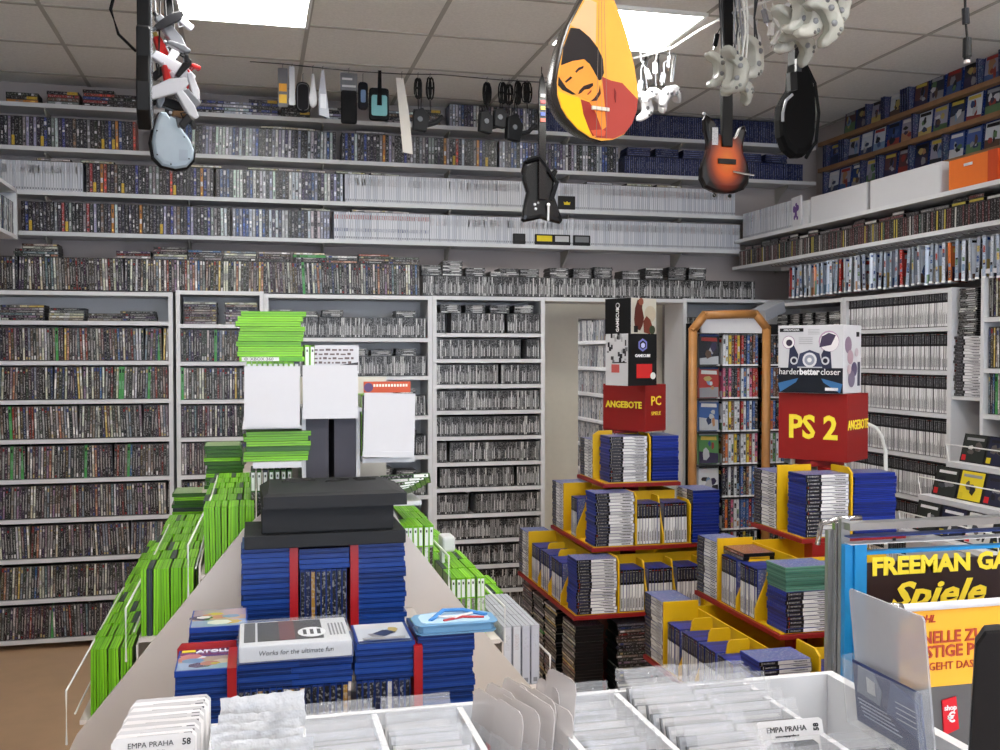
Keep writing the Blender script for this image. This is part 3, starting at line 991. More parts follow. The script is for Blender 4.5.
# right bookcases: faces look left
ZH = [2.008, 1.818, 1.602, 1.388, 1.168, .95, .73, .51, .29, .07]
bookcase('white bookcase of white-spined games on the right wall', 3.30, 3.62, 4.20, 5.125, ZH, facing='x', ut=.03, bt=.022)
for i, z in enumerate(ZH[1:]):
    row('console_game_case', (3.315, 5.09, z + .012), (3.315, 4.235, z + .012), -PI / 2, '# black game case in the %s row of the right bookcase' % ORD[i], 'white-spined games in row %d of the right bookcase' % (i + 1), sub=1, lean=.02, scale=.985)
ZI = [2.08, 1.855, 1.618, 1.405, 1.16, .92, .68, .44, .2]
bookcase('white bookcase at the right picture edge with mixed games', 3.30, 3.62, 2.6, 4.0, ZI, facing='x', ut=.02, bt=.022)
for i, z in enumerate(ZI[1:4]):
    row('dvd_case', (3.315, 3.965, z + .012), (3.315, 2.9, z + .012), -PI / 2, '#-spined case in the %s row of the bookcase at the right edge' % ORD[i], 'cases in row %d of the right edge bookcase' % (i + 1), lean=.04)
bookcase('white shelf unit between the wooden rack and the white-spined games', 3.30, 3.62, 5.13, 6.13, [2.008, 1.80, 1.58, 1.36, 1.14, .92, .7, .48, .26, .05], facing='x', ut=.02, bt=.022)
for k in range(5):
    stack('jewel_case', (3.32, 5.24 + .15 * k, 1.812), -PI / 2, 13, '# jewel case stacked high between the wooden rack and the white-spined games', 'black jewel stacks left of the right bookcase')
for z in (1.58, 1.36, 1.14):
    row('jewel_case', (3.32, 6.1, z + .012), (3.32, 5.16, z + .012), -PI / 2, '# jewel case standing between the wooden rack and the white-spined games', 'jewel cases left of the right bookcase')
# column of flat stacks between the two right bookcases
col = thing('stack_shelf', 'narrow white ledge holding a tall column of flat cases between the right bookcases', 'shelf', (3.4, 4.1, 1.48))
build('board', Geo().box(3.305, 3.6, 4.002, 4.198, 1.475, 1.49), WHITE, col)
build('post', Geo().box(3.45, 3.6, 4.07, 4.13, 0, 1.474), WHITE, col)
stack('console_game_case', (3.31, 4.1, 1.491), -PI / 2, 20, 'white-spined game case in the tall column between the right bookcases', 'tall flat column between the right bookcases', sub=1, jit=.008)
stack('jewel_case', (3.31, 4.1, 1.491 + 20 * .0145), -PI / 2, 22, '# jewel case high in the column between the right bookcases', 'tall flat column between the right bookcases', jit=.008)

# stepped face-out rack low on the right
rk = thing('stepped_rack', 'white stepped rack with wire fronts showing games face-out at the right', 'rack', (2.9, 3.2, 0))
for X, z, y1 in ((2.95, 1.226, 3.78), (2.75, 1.10, 3.70), (2.60, .97, 3.62), (2.45, .84, 3.6)):
    build('shelf', Geo().box(X, X + .19, 2.4, y1, z - .022, z), WHITE, rk)
    build('riser', Geo().box(X + .17, X + .185, 2.4, y1, z + .001, z + .10), WHITE, rk)
    w = Geo().tube([(X + .01, y1 - .004, z), (X - .004, y1 - .004, z + .075), (X - .004, 2.41, z + .075)], .0028, 6)
    w.tube([(X + .003, 3.05, z), (X - .004, 3.05, z + .075)], .0025, 6)
    build('wire_front', w, WIRE, rk)
build('side_panel', Geo().prism([(2.46, 0), (3.28, 0), (3.28, 1.3), (3.14, 1.3), (3.14, 1.2), (2.46, .82)], 2.38, 2.399, 'y'), WHITE, rk)
build('side_panel', Geo().prism([(2.66, 0), (3.28, 0), (3.28, 1.2), (3.14, 1.2), (2.94, 1.07), (2.66, .82)], 3.50, 3.52, 'y'), WHITE, rk)
build('back_panel', Geo().box(3.27, 3.285, 2.4, 3.8, 0, 1.5), WHITE, rk)
def cover_art(x0, x1, z0, z1, bg, seed):
    g_ = Geo().box(x0, x1, -.0006, -.0002, z0, z1, bg)
    r2 = random.Random(seed)
    X_ = lambda u: x0 + (x1 - x0) * u
    Z_ = lambda u: z0 + (z1 - z0) * u
    for q in range(5):
        cx, cy, ra, rb, n = r2.uniform(.25, .75), r2.uniform(.25, .6), r2.uniform(.08, .24), r2.uniform(.08, .24), r2.choice((5, 6, 7, 8))
        g_.prism([(X_(cx + ra * r2.uniform(.6, 1) * math.cos(2 * PI * j / n)), Z_(cy + rb * r2.uniform(.6, 1) * math.sin(2 * PI * j / n))) for j in range(n)], -.0009 - q * .0001, -.0007, 'y', r2.choice(((24, 24, 28), (200, 200, 200), (120, 120, 124), (60, 64, 70), (90, 84, 80))))
    g_.box(X_(.1), X_(.9), -.0016, -.0007, Z_(.8), Z_(.9), r2.choice(((220, 220, 220), (30, 30, 34), (150, 150, 150))))
    return g_


cov = [((40, 44, 40), 'dark'), ((222, 200, 44), 'yellow'), ((34, 38, 60), 'navy'), ((60, 60, 58), 'grey'), ((196, 198, 196), 'pale'), ((50, 60, 52), 'dark green')]
FO = {}
for r_, (X, z, y1) in enumerate(((2.95, 1.226, 3.78), (2.75, 1.10, 3.70), (2.60, .97, 3.62))):
    for k in range(6):
        c, nm = cov[(k * 2 + r_ * 3 + (1 if r_ == 1 else 0)) % 6] if r_ != 1 else cov[(0, 1, 2, 3, 4, 5)[k]]
        yy = y1 - .09 - k * .15
        b = thing('disc_case', '%s disc case on the %s step of the stepped rack, %s from far end' % (nm, ('upper', 'middle', 'lower')[r_], ('first', 'second', 'third', 'fourth', 'fifth', 'sixth')[k]), 'game case', (X + .05, yy, z + .001), -PI / 2, 'face-out games on the stepped rack')
        b.rotation_euler = (R(-14), 0, -PI / 2)
        build('case', Geo().box(-.071, .071, 0, .0104, 0, .125, (30, 30, 32)), COLM, b)
        build('cover_print', cover_art(-.062, .069, .004, .121, c, r_ * 10 + k), COLM, b)
        build('rating_mark', Geo().box(-.06, -.035, -.002, -.0013, .008, .032, (200, 30, 36) if k % 2 == 0 else (210, 190, 40)), COLM, b)
hp = Geo()
pts = [at(867 + 20 * math.sin(a), 480 - 54 * min(1, (1 - math.cos(a)) ) if False else 0, X=2.9) for a in ()]
pp = [at(862, 424, Y=4.0), at(869, 424.5, Y=4.0), at(876, 428, Y=4.0), at(882, 437, Y=4.0), at(885.5, 450, Y=4.0), at(886, 480, Y=4.0), at(886, 530, Y=4.0), at(886, 700, Y=4.0)]
pp[-1].z = 0.01
lo = at(840, 424, Y=4.0)
pl = [Vector((2 * lo.x - 0.0 - p.x + .0, 4.0, p.z)) for p in pp][::-1]
tag(build('wire_hoop', Geo().tube(pl + pp, .009, 8), WIRE), 'white wire hoop rising behind the blue stack of the right display', 'stand')

# ------------------------------------------------------------------ wooden framed spinner rack by the doorway
YS = 5.5
sp = thing('game_rack', 'tall game rack with a bent light wood frame right of the doorway', 'rack', (2.78, YS + .1, 0))
x0, x1 = at(692.5, 400, Y=YS).x, at(766, 400, Y=YS).x
pth = [(x0, YS, 0.0), (x0, YS, at(692, 330, Y=YS).z), (x0 + .075, YS, at(700, 315, Y=YS).z), (x1 - .075, YS, at(760, 314, Y=YS).z), (x1, YS, at(766, 328, Y=YS).z), (x1, YS, 0.0)]
fw = Geo()
for a, b in zip(pth[:-1], pth[1:]):
    va, vb = Vector(a), Vector(b)
    d = (vb - va).normalized()
    fw.tube([va - d * .012, vb + d * .012], .026, 10)
build('wood_frame', fw, WOOD, sp, smooth=True)
wx0, wx1 = x0 + .055, x1 - .03
ztop = at(720, 333, Y=YS).z
build('header_panel', Geo().box(wx0, wx1, YS - .0, YS + .02, ztop, ztop + .088), PAPER, sp)
build('back_panel', Geo().box(wx0 - .02, x1 + .17, YS + .165, YS + .175, .1, ztop + .06), BLACK, sp)
zz = ztop - .198
rows_ = 0
cx = [x0 + .105, ]
while zz > .1:
    build('shelf', Geo().box(wx0 - .01, x1 + .16, YS + .01, YS + .163, zz - .008, zz), BLACK, sp)
    rn = ORD[min(rows_, 12)]
    faceout('sleeved_game', (x0 + .125, YS + .04, zz + .005), 0, 'game shown face-out in the %s compartment of the wooden framed rack' % rn, 'games in the wooden framed rack', lean=.03, var=[16, 9, 2, 11, 5, 8, 1, 12][rows_ % 8])
    for xx, n in ((x0 + .215, 6), (x0 + .335, 6), (x1 + .05, 5)):
        for q in range(n):
            v = pick(0)
            put('sleeved_game', Tm((xx + q * .0192, YS + .02 + .004 * (q % 2), zz + .005)) @ Matrix.Diagonal((1, 1, .95, 1)), '%s-edged game standing in the %s compartment of the wooden framed rack' % (proto('sleeved_game', v)[1], rn), 'games in the wooden framed rack', var=v)
    zz -= .1985
    rows_ += 1
gm = thing('grey_device', 'grey angular metal housing on the right shoulder of the wooden rack', 'device', (x1 + .06, YS + .05, ztop + .12), .5)
gm.rotation_euler = (0, R(-18), .45)
build('body', Geo().box(-.10, .11, -.03, .09, -.02, .05, (150, 153, 160)), COLM, gm, bevel=.004)
build('bracket', Geo().box(-.10, -.06, .0, .06, -.12, -.021, (120, 122, 126)), COLM, gm)

# ------------------------------------------------------------------ back room shelf seen through the doorway
ZR = [2.02, 1.79, 1.56, 1.33, 1.10, .87, .64, .4]
bookcase('white shelf unit with pale cases in the back room, seen through the doorway', 2.90, 3.2, 7.3, 9.8, ZR, facing='x')
for i, z in enumerate(ZR[1:7]):
    row('sleeved_game', (2.915, 9.0, z + .013), (2.915, 7.75, z + .013), -PI / 2, 'pale case in the %s row of the back room shelf' % ORD[i], 'pale cases in the back room', sub=1, gap=.022, lean=.12)


# ------------------------------------------------------------------ red and yellow tiered displays
FIN = [(0, 0), (0, .045), (.045, .15), (.055, .205), (.065, .218), (.135, .218), (.14, .212), (.14, 0)]


def flat_div(D, x, y, z, h, rz, w=.145):
    M = Tm((x, y, z)) @ Rz(rz)
    build('divider', Geo().prism([(0, 0), (0, h - .02), (.03, h), (w, h), (w, 0)], -.004, .004, 'x', M=M), YELLOW, D)


def fin(D, x, y, z, rz, s=1.0):
    M = Tm((x, y, z)) @ Rz(rz)
    build('divider', Geo().prism([(a, b * s) for a, b in FIN], -.004, .004, 'x', M=M), YELLOW, D)


def tray(D, x0, x1, y0, y1, z, core):
    build('tray', Geo().box(x0, x1, y0, y1, z - .018, z), RED, D, bevel=.002)
    build('tray_liner', Geo().box(x0 + .012, x1 - .012, y0 + .012, y1 - .012, z + .0002, z + .004), YELLOW, D)
    a, b, c, d = core
    zz_ = (z + .0045, z + .235)
    build('back_panel', Geo().box(a, b, c, c + .006, *zz_).box(a, b, d - .006, d, *zz_).box(a, a + .006, c + .0061, d - .0061, *zz_).box(b - .006, b, c + .0061, d - .0061, *zz_), YELLOW, D)
    build('inner_post', Geo().box((a + b) / 2 - .03, (a + b) / 2 + .03, (c + d) / 2 - .03, (c + d) / 2 + .03, z + .0045, z + .255), RED, D)


PS = 'console_game_case'
P1 = thing('tiered_display', 'red and yellow tiered display of pc games in front of the doorway', 'display stand', (1.8, 4.65, 0))
tray(P1, 1.605, 2.0, 4.46, 4.86, 1.08, (1.77, 1.84, 4.625, 4.70))
tray(P1, 1.51, 2.155, 4.35, 5.01, .80, (1.67, 1.99, 4.51, 4.86))
tray(P1, 1.385, 2.28, 4.238, 5.21, .52, (1.545, 2.12, 4.40, 5.06))
build('base', Geo().box(1.62, 2.2, 4.5, 5.0, 0, .10), RED, P1)
build('post', Geo().box(1.72, 2.05, 4.6, 4.9, .101, .50), RED, P1)
build('top_panel', Geo().box(1.72, 1.88, 4.62, 4.78, 1.306, 1.319), RED, P1)
gP = 'games on the pc display'
z = 1.085
stack(PS, (1.735, 4.47, z), 0, 15, 'white-spined game in the front stack of the top tier of the pc display', gP)
flat_div(P1, 1.842, 4.463, z, .23, 0)
stack(PS, (1.925, 4.47, z), 0, 15, 'blue game case in the smooth blue stack on the top tier of the pc display', gP, 'short', jit=.003)
stack(PS, (1.61, 4.735, z), -PI / 2, 13, 'white-spined game in the left-hand stack on the top tier of the pc display', gP)
flat_div(P1, 1.612, 4.635, z, .235, -PI / 2, .1)
z = .805
stack(PS, (1.625, 4.356, z), 0, 17, 'white-spined game in the corner stack of the middle tier of the pc display', gP)
flat_div(P1, 1.728, 4.353, z, .245, 0)
row(PS, (1.736, 4.362, z), (1.858, 4.362, z), 0, 'upright game in the left half of the front of the pc display middle tier', gP)
fin(P1, 1.864, 4.353, z, 0)
row(PS, (1.872, 4.362, z), (1.992, 4.362, z), 0, 'upright game in the right half of the front of the pc display middle tier', gP)
flat_div(P1, 2.0, 4.353, z, .2, 0)
stack(PS, (2.078, 4.345, z), 0, 17, 'blue game case in the smooth blue stack at the right end of the pc display middle tier', gP, 'short', jit=.003)
stack(PS, (1.515, 4.905, z), -PI / 2, 16, 'white-spined game in the far left stack of the pc display middle tier', gP)
build('divider', Geo().box(1.515, 1.665, 4.80, 4.807, z, z + .24), YELLOW, P1)
row(PS, (1.522, 4.70, z), (1.522, 4.60, z), -PI / 2, 'upright game on the left side of the pc display middle tier', gP)
fin(P1, 1.513, 4.59, z, -PI / 2)
z = .525
stack(PS, (1.497, 4.243, z), 0, 17, 'white-spined game in the corner stack of the lowest tier of the pc display', gP)
flat_div(P1, 1.60, 4.24, z, .25, 0)
row(PS, (1.612, 4.25, z), (1.735, 4.25, z), 0, 'upright game in the first front group of the pc display lowest tier', gP)
fin(P1, 1.742, 4.24, z, 0)
row(PS, (1.75, 4.25, z), (1.875, 4.25, z), 0, 'upright game in the second front group of the pc display lowest tier', gP)
fin(P1, 1.882, 4.24, z, 0)
row(PS, (1.89, 4.25, z), (2.015, 4.25, z), 0, 'upright game in the third front group of the pc display lowest tier', gP)
fin(P1, 2.022, 4.24, z, 0)
stack(PS, (1.39, 5.11, z), -PI / 2, 16, 'white-spined game in the far left stack of the pc display lowest tier', gP)
build('divider', Geo().box(1.39, 1.54, 5.005, 5.012, z, z + .245), YELLOW, P1)
for a, b, f in ((4.99, 4.83, 4.82), (4.81, 4.65, 4.64), (4.63, 4.45, 4.44)):
    row(PS, (1.397, a - .01, z), (1.397, b + .005, z), -PI / 2, 'upright game on the left side of the pc display lowest tier', gP)
    fin(P1, 1.387, f, z, -PI / 2)
# stacks standing beneath
pl_ = thing('low_plinth', 'low dark plinth under the stacks below the pc display', 'plinth', (1.6, 4.55, 0))
build('board', Geo().box(1.39, 1.6, 4.26, 5.2, .0, .06), CHAR, pl_)
gq = 'dvds stacked under the pc display'
for yy in (5.08, 4.87, 4.66):
    stack('dvd_case', (1.40, yy, .061), -PI / 2, 28, '# dvd case in the side stacks below the pc display', gq, jit=.007)
stack('dvd_case', (1.468, 4.262, .061), 0, 28, '# dvd case in the black front stack below the pc display corner', gq, 'short', jit=.004)
stack('dvd_case', (1.70, 4.27, .001), 0, 32, '# dvd case in the colourful stack below the front of the pc display', gq, jit=.007)
stack('dvd_case', (1.91, 4.30, .001), 0, 30, '# dvd case in the stack below the right of the pc display front', gq, jit=.007)

P2 = thing('tiered_display', 'red and yellow tiered display of console games nearest the counter', 'display stand', (2.1, 3.4, 0))
tray(P2, 2.083, 2.55, 3.503, 3.92, .97, (2.25, 2.4, 3.66, 3.76))
tray(P2, 1.803, 2.50, 3.175, 3.88, .70, (1.965, 2.34, 3.335, 3.71))
tray(P2, 1.59, 2.45, 2.965, 3.925, .43, (1.745, 2.3, 3.12, 3.76))
build('base', Geo().box(1.75, 2.4, 3.2, 3.8, 0, .411), RED, P2)
build('top_panel', Geo().box(2.26, 2.42, 3.74, 3.86, 1.225, 1.247), RED, P2)
gK = 'games on the console display nearest the counter'
z = .975
stack(PS, (2.198, 3.508, z), 0, 17, 'white-spined game in the top front stack below the large red sign box', gK, jit=.003)
flat_div(P2, 2.303, 3.504, z, .27, 0)
stack(PS, (2.412, 3.508, z), 0, 17, 'blue game case in the smooth right stack below the large red sign box', gK, 'open', jit=.005)
stack(PS, (2.088, 3.81, z), -PI / 2, 16, 'white-spined game in the side stack of the top tier of the console display', gK)
build('divider', Geo().box(2.087, 2.24, 3.70, 3.707, z, z + .265), YELLOW, P2)
z = .705
stack(PS, (1.925, 3.18, z), 0, 10, 'white-spined game in the corner stack of the middle tier of the console display', gK)
stack(PS, (1.925, 3.185, z + .1455), 0, 6, 'pale green game case lying on the middle tier corner stack of the console display', gK, sub=2, jit=.006, mode='open')
stack(PS, (2.10, 3.18, z), 0, 15, 'blue game in the hidden right stack of the console display middle tier', gK, 'short')
stack(PS, (1.808, 3.775, z), -PI / 2, 16, 'white-spined game in the far side stack of the console display middle tier', gK)
build('divider', Geo().box(1.807, 1.96, 3.672, 3.679, z, z + .25), YELLOW, P2)
row(PS, (1.815, 3.66, z), (1.815, 3.52, z), -PI / 2, 'upright game farther along the side of the console display middle tier', gK)
fin(P2, 1.805, 3.51, z, -PI / 2)
row(PS, (1.815, 3.50, z), (1.815, 3.37, z), -PI / 2, 'upright game nearer along the side of the console display middle tier', gK)
fin(P2, 1.805, 3.36, z, -PI / 2)
stack('dvd_case', (1.83, 3.60, z + .192), -PI / 2, 2, 'grey case lying on the upright games of the console display middle tier', gK)
z = .435
stack(PS, (1.71, 2.97, z), 0, 17, 'white-spined game in the near corner stack of the lowest tier of the console display', gK)
flat_div(P2, 1.835, 2.968, z, .27, 0)
row(PS, (1.85, 2.98, z), (2.1, 2.98, z), 0, 'upright game right of the near corner stack, behind the aluminium frame', gK)
stack(PS, (1.595, 3.825, z), -PI / 2, 18, 'white-spined game in the far side stack of the console display lowest tier', gK)
build('divider', Geo().box(1.594, 1.745, 3.718, 3.725, z, z + .265), YELLOW, P2)
for k, (a, b, f) in enumerate(((3.70, 3.575, 3.565), (3.555, 3.425, 3.415), (3.405, 3.275, 3.265), (3.255, 3.13, 3.125))):
    row(PS, (1.602, a, z), (1.602, b, z), -PI / 2, 'upright game in the %s group along the side of the console display lowest tier' % ORD[k].replace('top', 'farthest'), gK)
    if k < 3:
        fin(P2, 1.592, f, z, -PI / 2, 1.08)


# ------------------------------------------------------------------ header boxes and product boxes
def corner_box(name, label, cat, cpx, cpy, Z, w, d, h, a, mat):
    """a box turned so that its near vertical edge stands at the given spot; local x in [-w,0], y in [0,d]"""
    c = at(cpx, cpy, Z=Z)
    rz = -(R(a) + YAW)
    t_ = thing(name, label, cat, (c.x, c.y, Z), rz)
    build('body', Geo().box(-w, 0, 0, d, 0, h), mat, t_, bevel=.002)
    return t_


YT = material('yellow_lettering', (250, 226, 60), 0.5)
WT = material('white_lettering', (240, 240, 240), 0.5)
KT = material('black_lettering', (20, 20, 22), 0.5)
h1 = corner_box('header_box', 'red cube sign reading ANGEBOTE and PC on the tiered display by the doorway', 'sign', 645, 432, 1.322, .262, .165, .226, 46, RED)
text('lettering', 'ANGEBOTE', .044, (-.131, -.001, .125), YT, h1, bold=.0015, sx=.98)
text('lettering', 'PC', .062, (.001, .085, .145), YT, h1, rz=PI / 2, bold=.001, sx=1.1)
text('lettering', 'SPIELE', .026, (.001, .085, .085), YT, h1, rz=PI / 2, sx=1.1)
h2 = corner_box('header_box', 'red cube sign with large yellow letters and a 2, nearest the counter', 'sign', 847, 463, 1.25, .30, .226, .281, 41, RED)
text('lettering', 'PS 2', .135, (-.148, -.001, .135), YT, h2, bold=.004, sx=.92)
text('lettering', 'ANGEBOTE', .056, (.001, .115, .15), YT, h2, rz=PI / 2, bold=.001, sx=.75)


def artbox(name, label, cpx, cpy, Z, w, d, h, a, base=PAPER):
    return corner_box(name, label, 'box', cpx, cpy, Z, w, d, h, a, base)


def disc(g, cx, cz, r, y0, y1, col, n=16, M=None, rx=None):
    return g.prism([(cx + (rx or r) * math.cos(2 * PI * k / n), cz + r * math.sin(2 * PI * k / n)) for k in range(n)], y0, y1, 'y', col, M=M)


# lower console carton: black side with hexagon mark, pale picture side
b1 = artbox('console_carton', 'black and pale console carton standing on the red ANGEBOTE box', 628, 386, 1.549, .16, .175, .24, 56)
g = Geo()
random.seed(3)
for k in range(26):
    x, z = -.15 + random.random() * .13, .10 + random.random() * .125
    g.box(x, x + random.uniform(.006, .02), -.0012, -.0002, z, z + random.uniform(.008, .03), random.choice(((60, 60, 64), (120, 120, 124), (30, 30, 34), (170, 170, 174))))
g.box(-.115, -.06, -.0013, -.0002, .06, .098, (196, 92, 90))
g.box(-.11, -.01, -.0013, -.0002, .105, .109, (40, 40, 44))
build('printed_side', g, COLM, b1)
MR = Tm((0, 0, 0)) @ Rz(PI / 2)
g = Geo().box(.0, .175, -.0015, -.0001, 0, .24, (14, 14, 16), M=MR)
hexo = [(.0875 + .030 * math.sin(k * PI / 3), .188 + .030 * math.cos(k * PI / 3)) for k in range(6)]
g.prism(hexo, -.0025, -.0016, 'y', (120, 124, 196), M=MR)
g.prism([(.0875 + .021 * math.sin(k * PI / 3), .188 + .021 * math.cos(k * PI / 3)) for k in range(6)], -.0032, -.0026, 'y', (14, 14, 16), M=MR)
g.prism([(.0875 + .013 * math.sin(k * PI / 3), .186 + .013 * math.cos(k * PI / 3)) for k in range(6)], -.0042, -.0033, 'y', (200, 202, 236), M=MR)
g.box(.05, .145, -.0030, -.0016, .035, .10, (196, 40, 40), M=MR)
disc(g, .15, .045, .016, -.0045, -.0031, (226, 226, 222), M=MR)
build('printed_front', g, COLM, b1)
text('lettering', 'GAMECUBE', .018, (.0022, .0875, .138), WT, b1, rz=PI / 2, bold=.0006)
# upper console carton
b2 = artbox('console_carton', 'black carton with a brown and white figure print, on top of the console cartons', 631, 336, 1.7905, .19, .20, .205, 50)
g = Geo().box(-.189, -.001, -.0015, -.0001, .001, .204, (16, 16, 18))
disc(g, -.095, .165, .015, -.003, -.0016, (200, 200, 205))
disc(g, -.095, .165, .010, -.004, -.0031, (16, 16, 18))
build('printed_side', g, COLM, b2)
text('lettering', 'GAMECUBE', .028, (-.095, -.003, .095), WT, b2, bold=.0006, tilt=PI / 2)
g = Geo().box(.001, .199, -.0012, -.0001, .001, .204, (206, 202, 188), M=MR)
g.prism([(.03, .04), (.07, .03), (.09, .06), (.10, .10), (.085, .15), (.09, .19), (.05, .195), (.03, .15), (.022, .09)], -.0022, -.0013, 'y', (92, 44, 34), M=MR)
g.prism([(.10, .02), (.15, .012), (.17, .05), (.15, .09), (.12, .11), (.095, .08)], -.0026, -.0013, 'y', (120, 58, 44), M=MR)
disc(g, .075, .185, .02, -.003, -.0013, (150, 90, 70), M=MR)
disc(g, .15, .12, .045, -.0024, -.0013, (196, 184, 160), M=MR)
disc(g, .165, .035, .024, -.0036, -.0027, (60, 70, 50), M=MR)
g.box(.02, .05, -.0034, -.0023, .02, .055, (20, 20, 22), M=MR)
build('printed_front', g, COLM, b2)

# white product box on the PS 2 sign
b3 = artbox('product_box', 'white controller box printed with grey controllers, on the large red sign box', 843, 394, 1.533, .283, .19, .283, 41)
g = Geo().box(-.282, -.001, -.0014, -.0001, .001, .105, (24, 28, 38))
for s in (-1, 1):
    g.prism([(-.142 + s * .13, .002), (-.142 + s * .06, .045), (-.142 + s * .05, .062), (-.142 + s * .14, .04)], -.0022, -.0015, 'y', (60, 110, 160))
    g.prism([(-.142 + s * .055, .10), (-.142 + s * .095, .105), (-.142 + s * .088, .19), (-.142 + s * .07, .20), (-.142 + s * .05, .16)], -.0024, -.0015, 'y', (44, 48, 72))
    disc(g, -.142 + s * .068, .135, .017, -.0034, -.0025, (206, 208, 214))
    disc(g, -.142 + s * .068, .135, .010, -.0042, -.0035, (30, 32, 50))
g.prism([(-.20, .11), (-.085, .11), (-.10, .165), (-.142, .18), (-.185, .165)], -.0022, -.0015, 'y', (60, 66, 92))
disc(g, -.142, .138, .031, -.003, -.0023, (222, 222, 226))
disc(g, -.142, .138, .022, -.0037, -.0031, (150, 154, 168))
disc(g, -.142, .138, .010, -.0044, -.0038, (230, 230, 232))
disc(g, -.235, .212, .028, -.0022, -.0015, (170, 140, 170))
disc(g, -.235, .212, .025, -.003, -.0023, (236, 234, 236))
disc(g, -.232, .210, .014, -.0037, -.0031, (60, 50, 70))
disc(g, -.06, .215, .044, -.0022, -.0015, (180, 150, 176))
disc(g, -.058, .213, .040, -.003, -.0023, (232, 228, 230))
g.prism([(-.10, .19), (-.05, .20), (-.03, .24), (-.06, .25), (-.09, .235)], -.0037, -.0031, 'y', (70, 60, 84))
g.box(-.275, -.17, -.002, -.0015, .256, .271, (20, 20, 22))
for k in range(4):
    g.box(-.19, -.13, -.002, -.0015, .205 + k * .008, .207 + k * .008, (150, 150, 154))
    g.box(-.15, -.10, -.002, -.0015, .245 + k * .006, .2465 + k * .006, (150, 150, 154))
g.box(-.075, -.02, -.0022, -.0015, .012, .024, (232, 232, 232))
build('printed_front', g, COLM, b3)
text('lettering', 'harder', .036, (-.231, -.0045, .088), WT, b3, sx=.95)
text('lettering', 'better', .036, (-.142, -.0045, .088), WT, b3, bold=.0012, sx=.95)
text('lettering', 'closer', .036, (-.052, -.0045, .088), WT, b3, sx=.95)
text('lettering', 'DREAMGEAR', .012, (-.2225, -.0025, .2635), WT, b3)
g = Geo()
for k, (x, z, r, c) in enumerate(((.05, .20, .035, (140, 120, 140)), (.07, .15, .03, (176, 150, 160)), (.11, .10, .03, (90, 80, 110)), (.08, .06, .035, (120, 110, 130)), (.13, .17, .018, (190, 176, 184)), (.05, .10, .02, (200, 180, 186)))):
    disc(g, x, z, r, -.0012 - k * .0008, -.0004 - k * .0008, c, M=MR)
g.box(.135, .165, -.0012, -.0002, .235, .255, (20, 20, 24), M=MR)
g.box(.15, .175, -.0012, -.0002, .03, .13, (60, 60, 80), M=MR)
build('printed_side', g, COLM, b3)

# ------------------------------------------------------------------ central gondola
YP = 2.95
G = thing('gondola', 'big white sloped display gondola with wire rails, filled with green and blue cases', 'display stand', (.18, 3.6, 0))


def pz(px, py):
    p = at(px, py, Y=YP)
    return (p.x, p.z)


outline = [pz(76, 736), pz(243, 530), pz(262, 514), (.06, 1.30), (.37, 1.30), pz(404, 531), pz(436, 571), pz(468, 612), pz(499, 650), pz(533, 689), pz(560, 722), (.92, .50), (-.46, .50), (-.50, .60)]
build('front_panel', Geo().prism(outline, YP, YP + .016, 'y'), BOARD, G)
build('base', Geo().box(-.25, .70, 3.05, 4.9, 0, .50), BOARD, G)
back = [(x, z) for x, z in outline]
build('rear_panel', Geo().prism([(-.5, .6), (-.02, 1.2), (.45, 1.2), (.85, .62), (.85, .5), (-.46, .5)], 4.82, 4.836, 'y'), BOARD, G)
# tiers: (outer x, inner x, shelf z)
TL = [(-.475, -.325, .675), (-.318, -.155, .895), (-.15, .02, 1.065)]
TR = [(.40, .56, .985), (.575, .735, .82), (.745, .88, .66)]
for (a, b, z) in TL + TR:
    build('tier_shelf', Geo().box(a, b, YP + .017, 4.8, z - .012, z), BOARD, G)
for (a, b, z) in TL:
    build('tier_riser', Geo().box(b + .001, b + .006, YP + .017, 4.8, z + .001, z + .2), BOARD, G)
for (a, b, z) in TR:
    build('tier_riser', Geo().box(a - .006, a - .001, YP + .017, 4.8, z + .001, z + .15), BOARD, G)
for (a, b, z) in TL:
    x = a - .012
    w = Geo().tube([(x - .02, YP + .005, z - .06), (x - .02, YP + .005, z + .09), (x + .035, YP + .25, z + .19), (x + .035, 3.75, z + .19)], .0032, 6)
    w.tube([(x + .035, 3.75, z + .19), (x + .03, 3.75, z - .01)], .0032, 6)
    w.tube([(x, YP + .02, z + .02), (x, 4.7, z + .02)], .0028, 6)
    build('wire_rail', w, WIRE, G)
for (a, b, z) in TR:
    x = b + .012
    w = Geo().tube([(x, YP + .012, z - .01), (x, YP + .012, z + .10), (x - .005, 3.5, z + .105), (x - .005, 3.5, z)], .0035, 6)
    build('wire_rail', w, WIRE, G)

GC = 'green_game_case'


def columns(x0, n, y0, y1, z, rz, label, group, sub=0, dz=0.0):
    """columns of upright cases: n side by side along x, column after column along y"""
    y = y0
    while y < y1:
        sh = random.uniform(-.004, .004)
        for k in range(n):
            v = pick(sub)
            nm = proto(GC, v)[1]
            t_, h_, d_ = DIM[GC]
            tag_ = 0
            if rz == 0:      # spines to the camera
                M = Tm((x0 + t_ * (k + .5) * 1.02 + sh, y + random.uniform(0, .004), z + .001 + dz)) @ Ry(random.uniform(-.02, .02))
            else:            # opening edge to the camera
                M = Tm((x0 + t_ * (k + .5) * 1.06 + sh, y + d_ + random.uniform(0, .004), z + .001 + dz)) @ Rz(PI) @ Ry(random.uniform(-.02, .02))
            put(GC, M, label.replace('#', nm), group, var=v)
        y += .1415


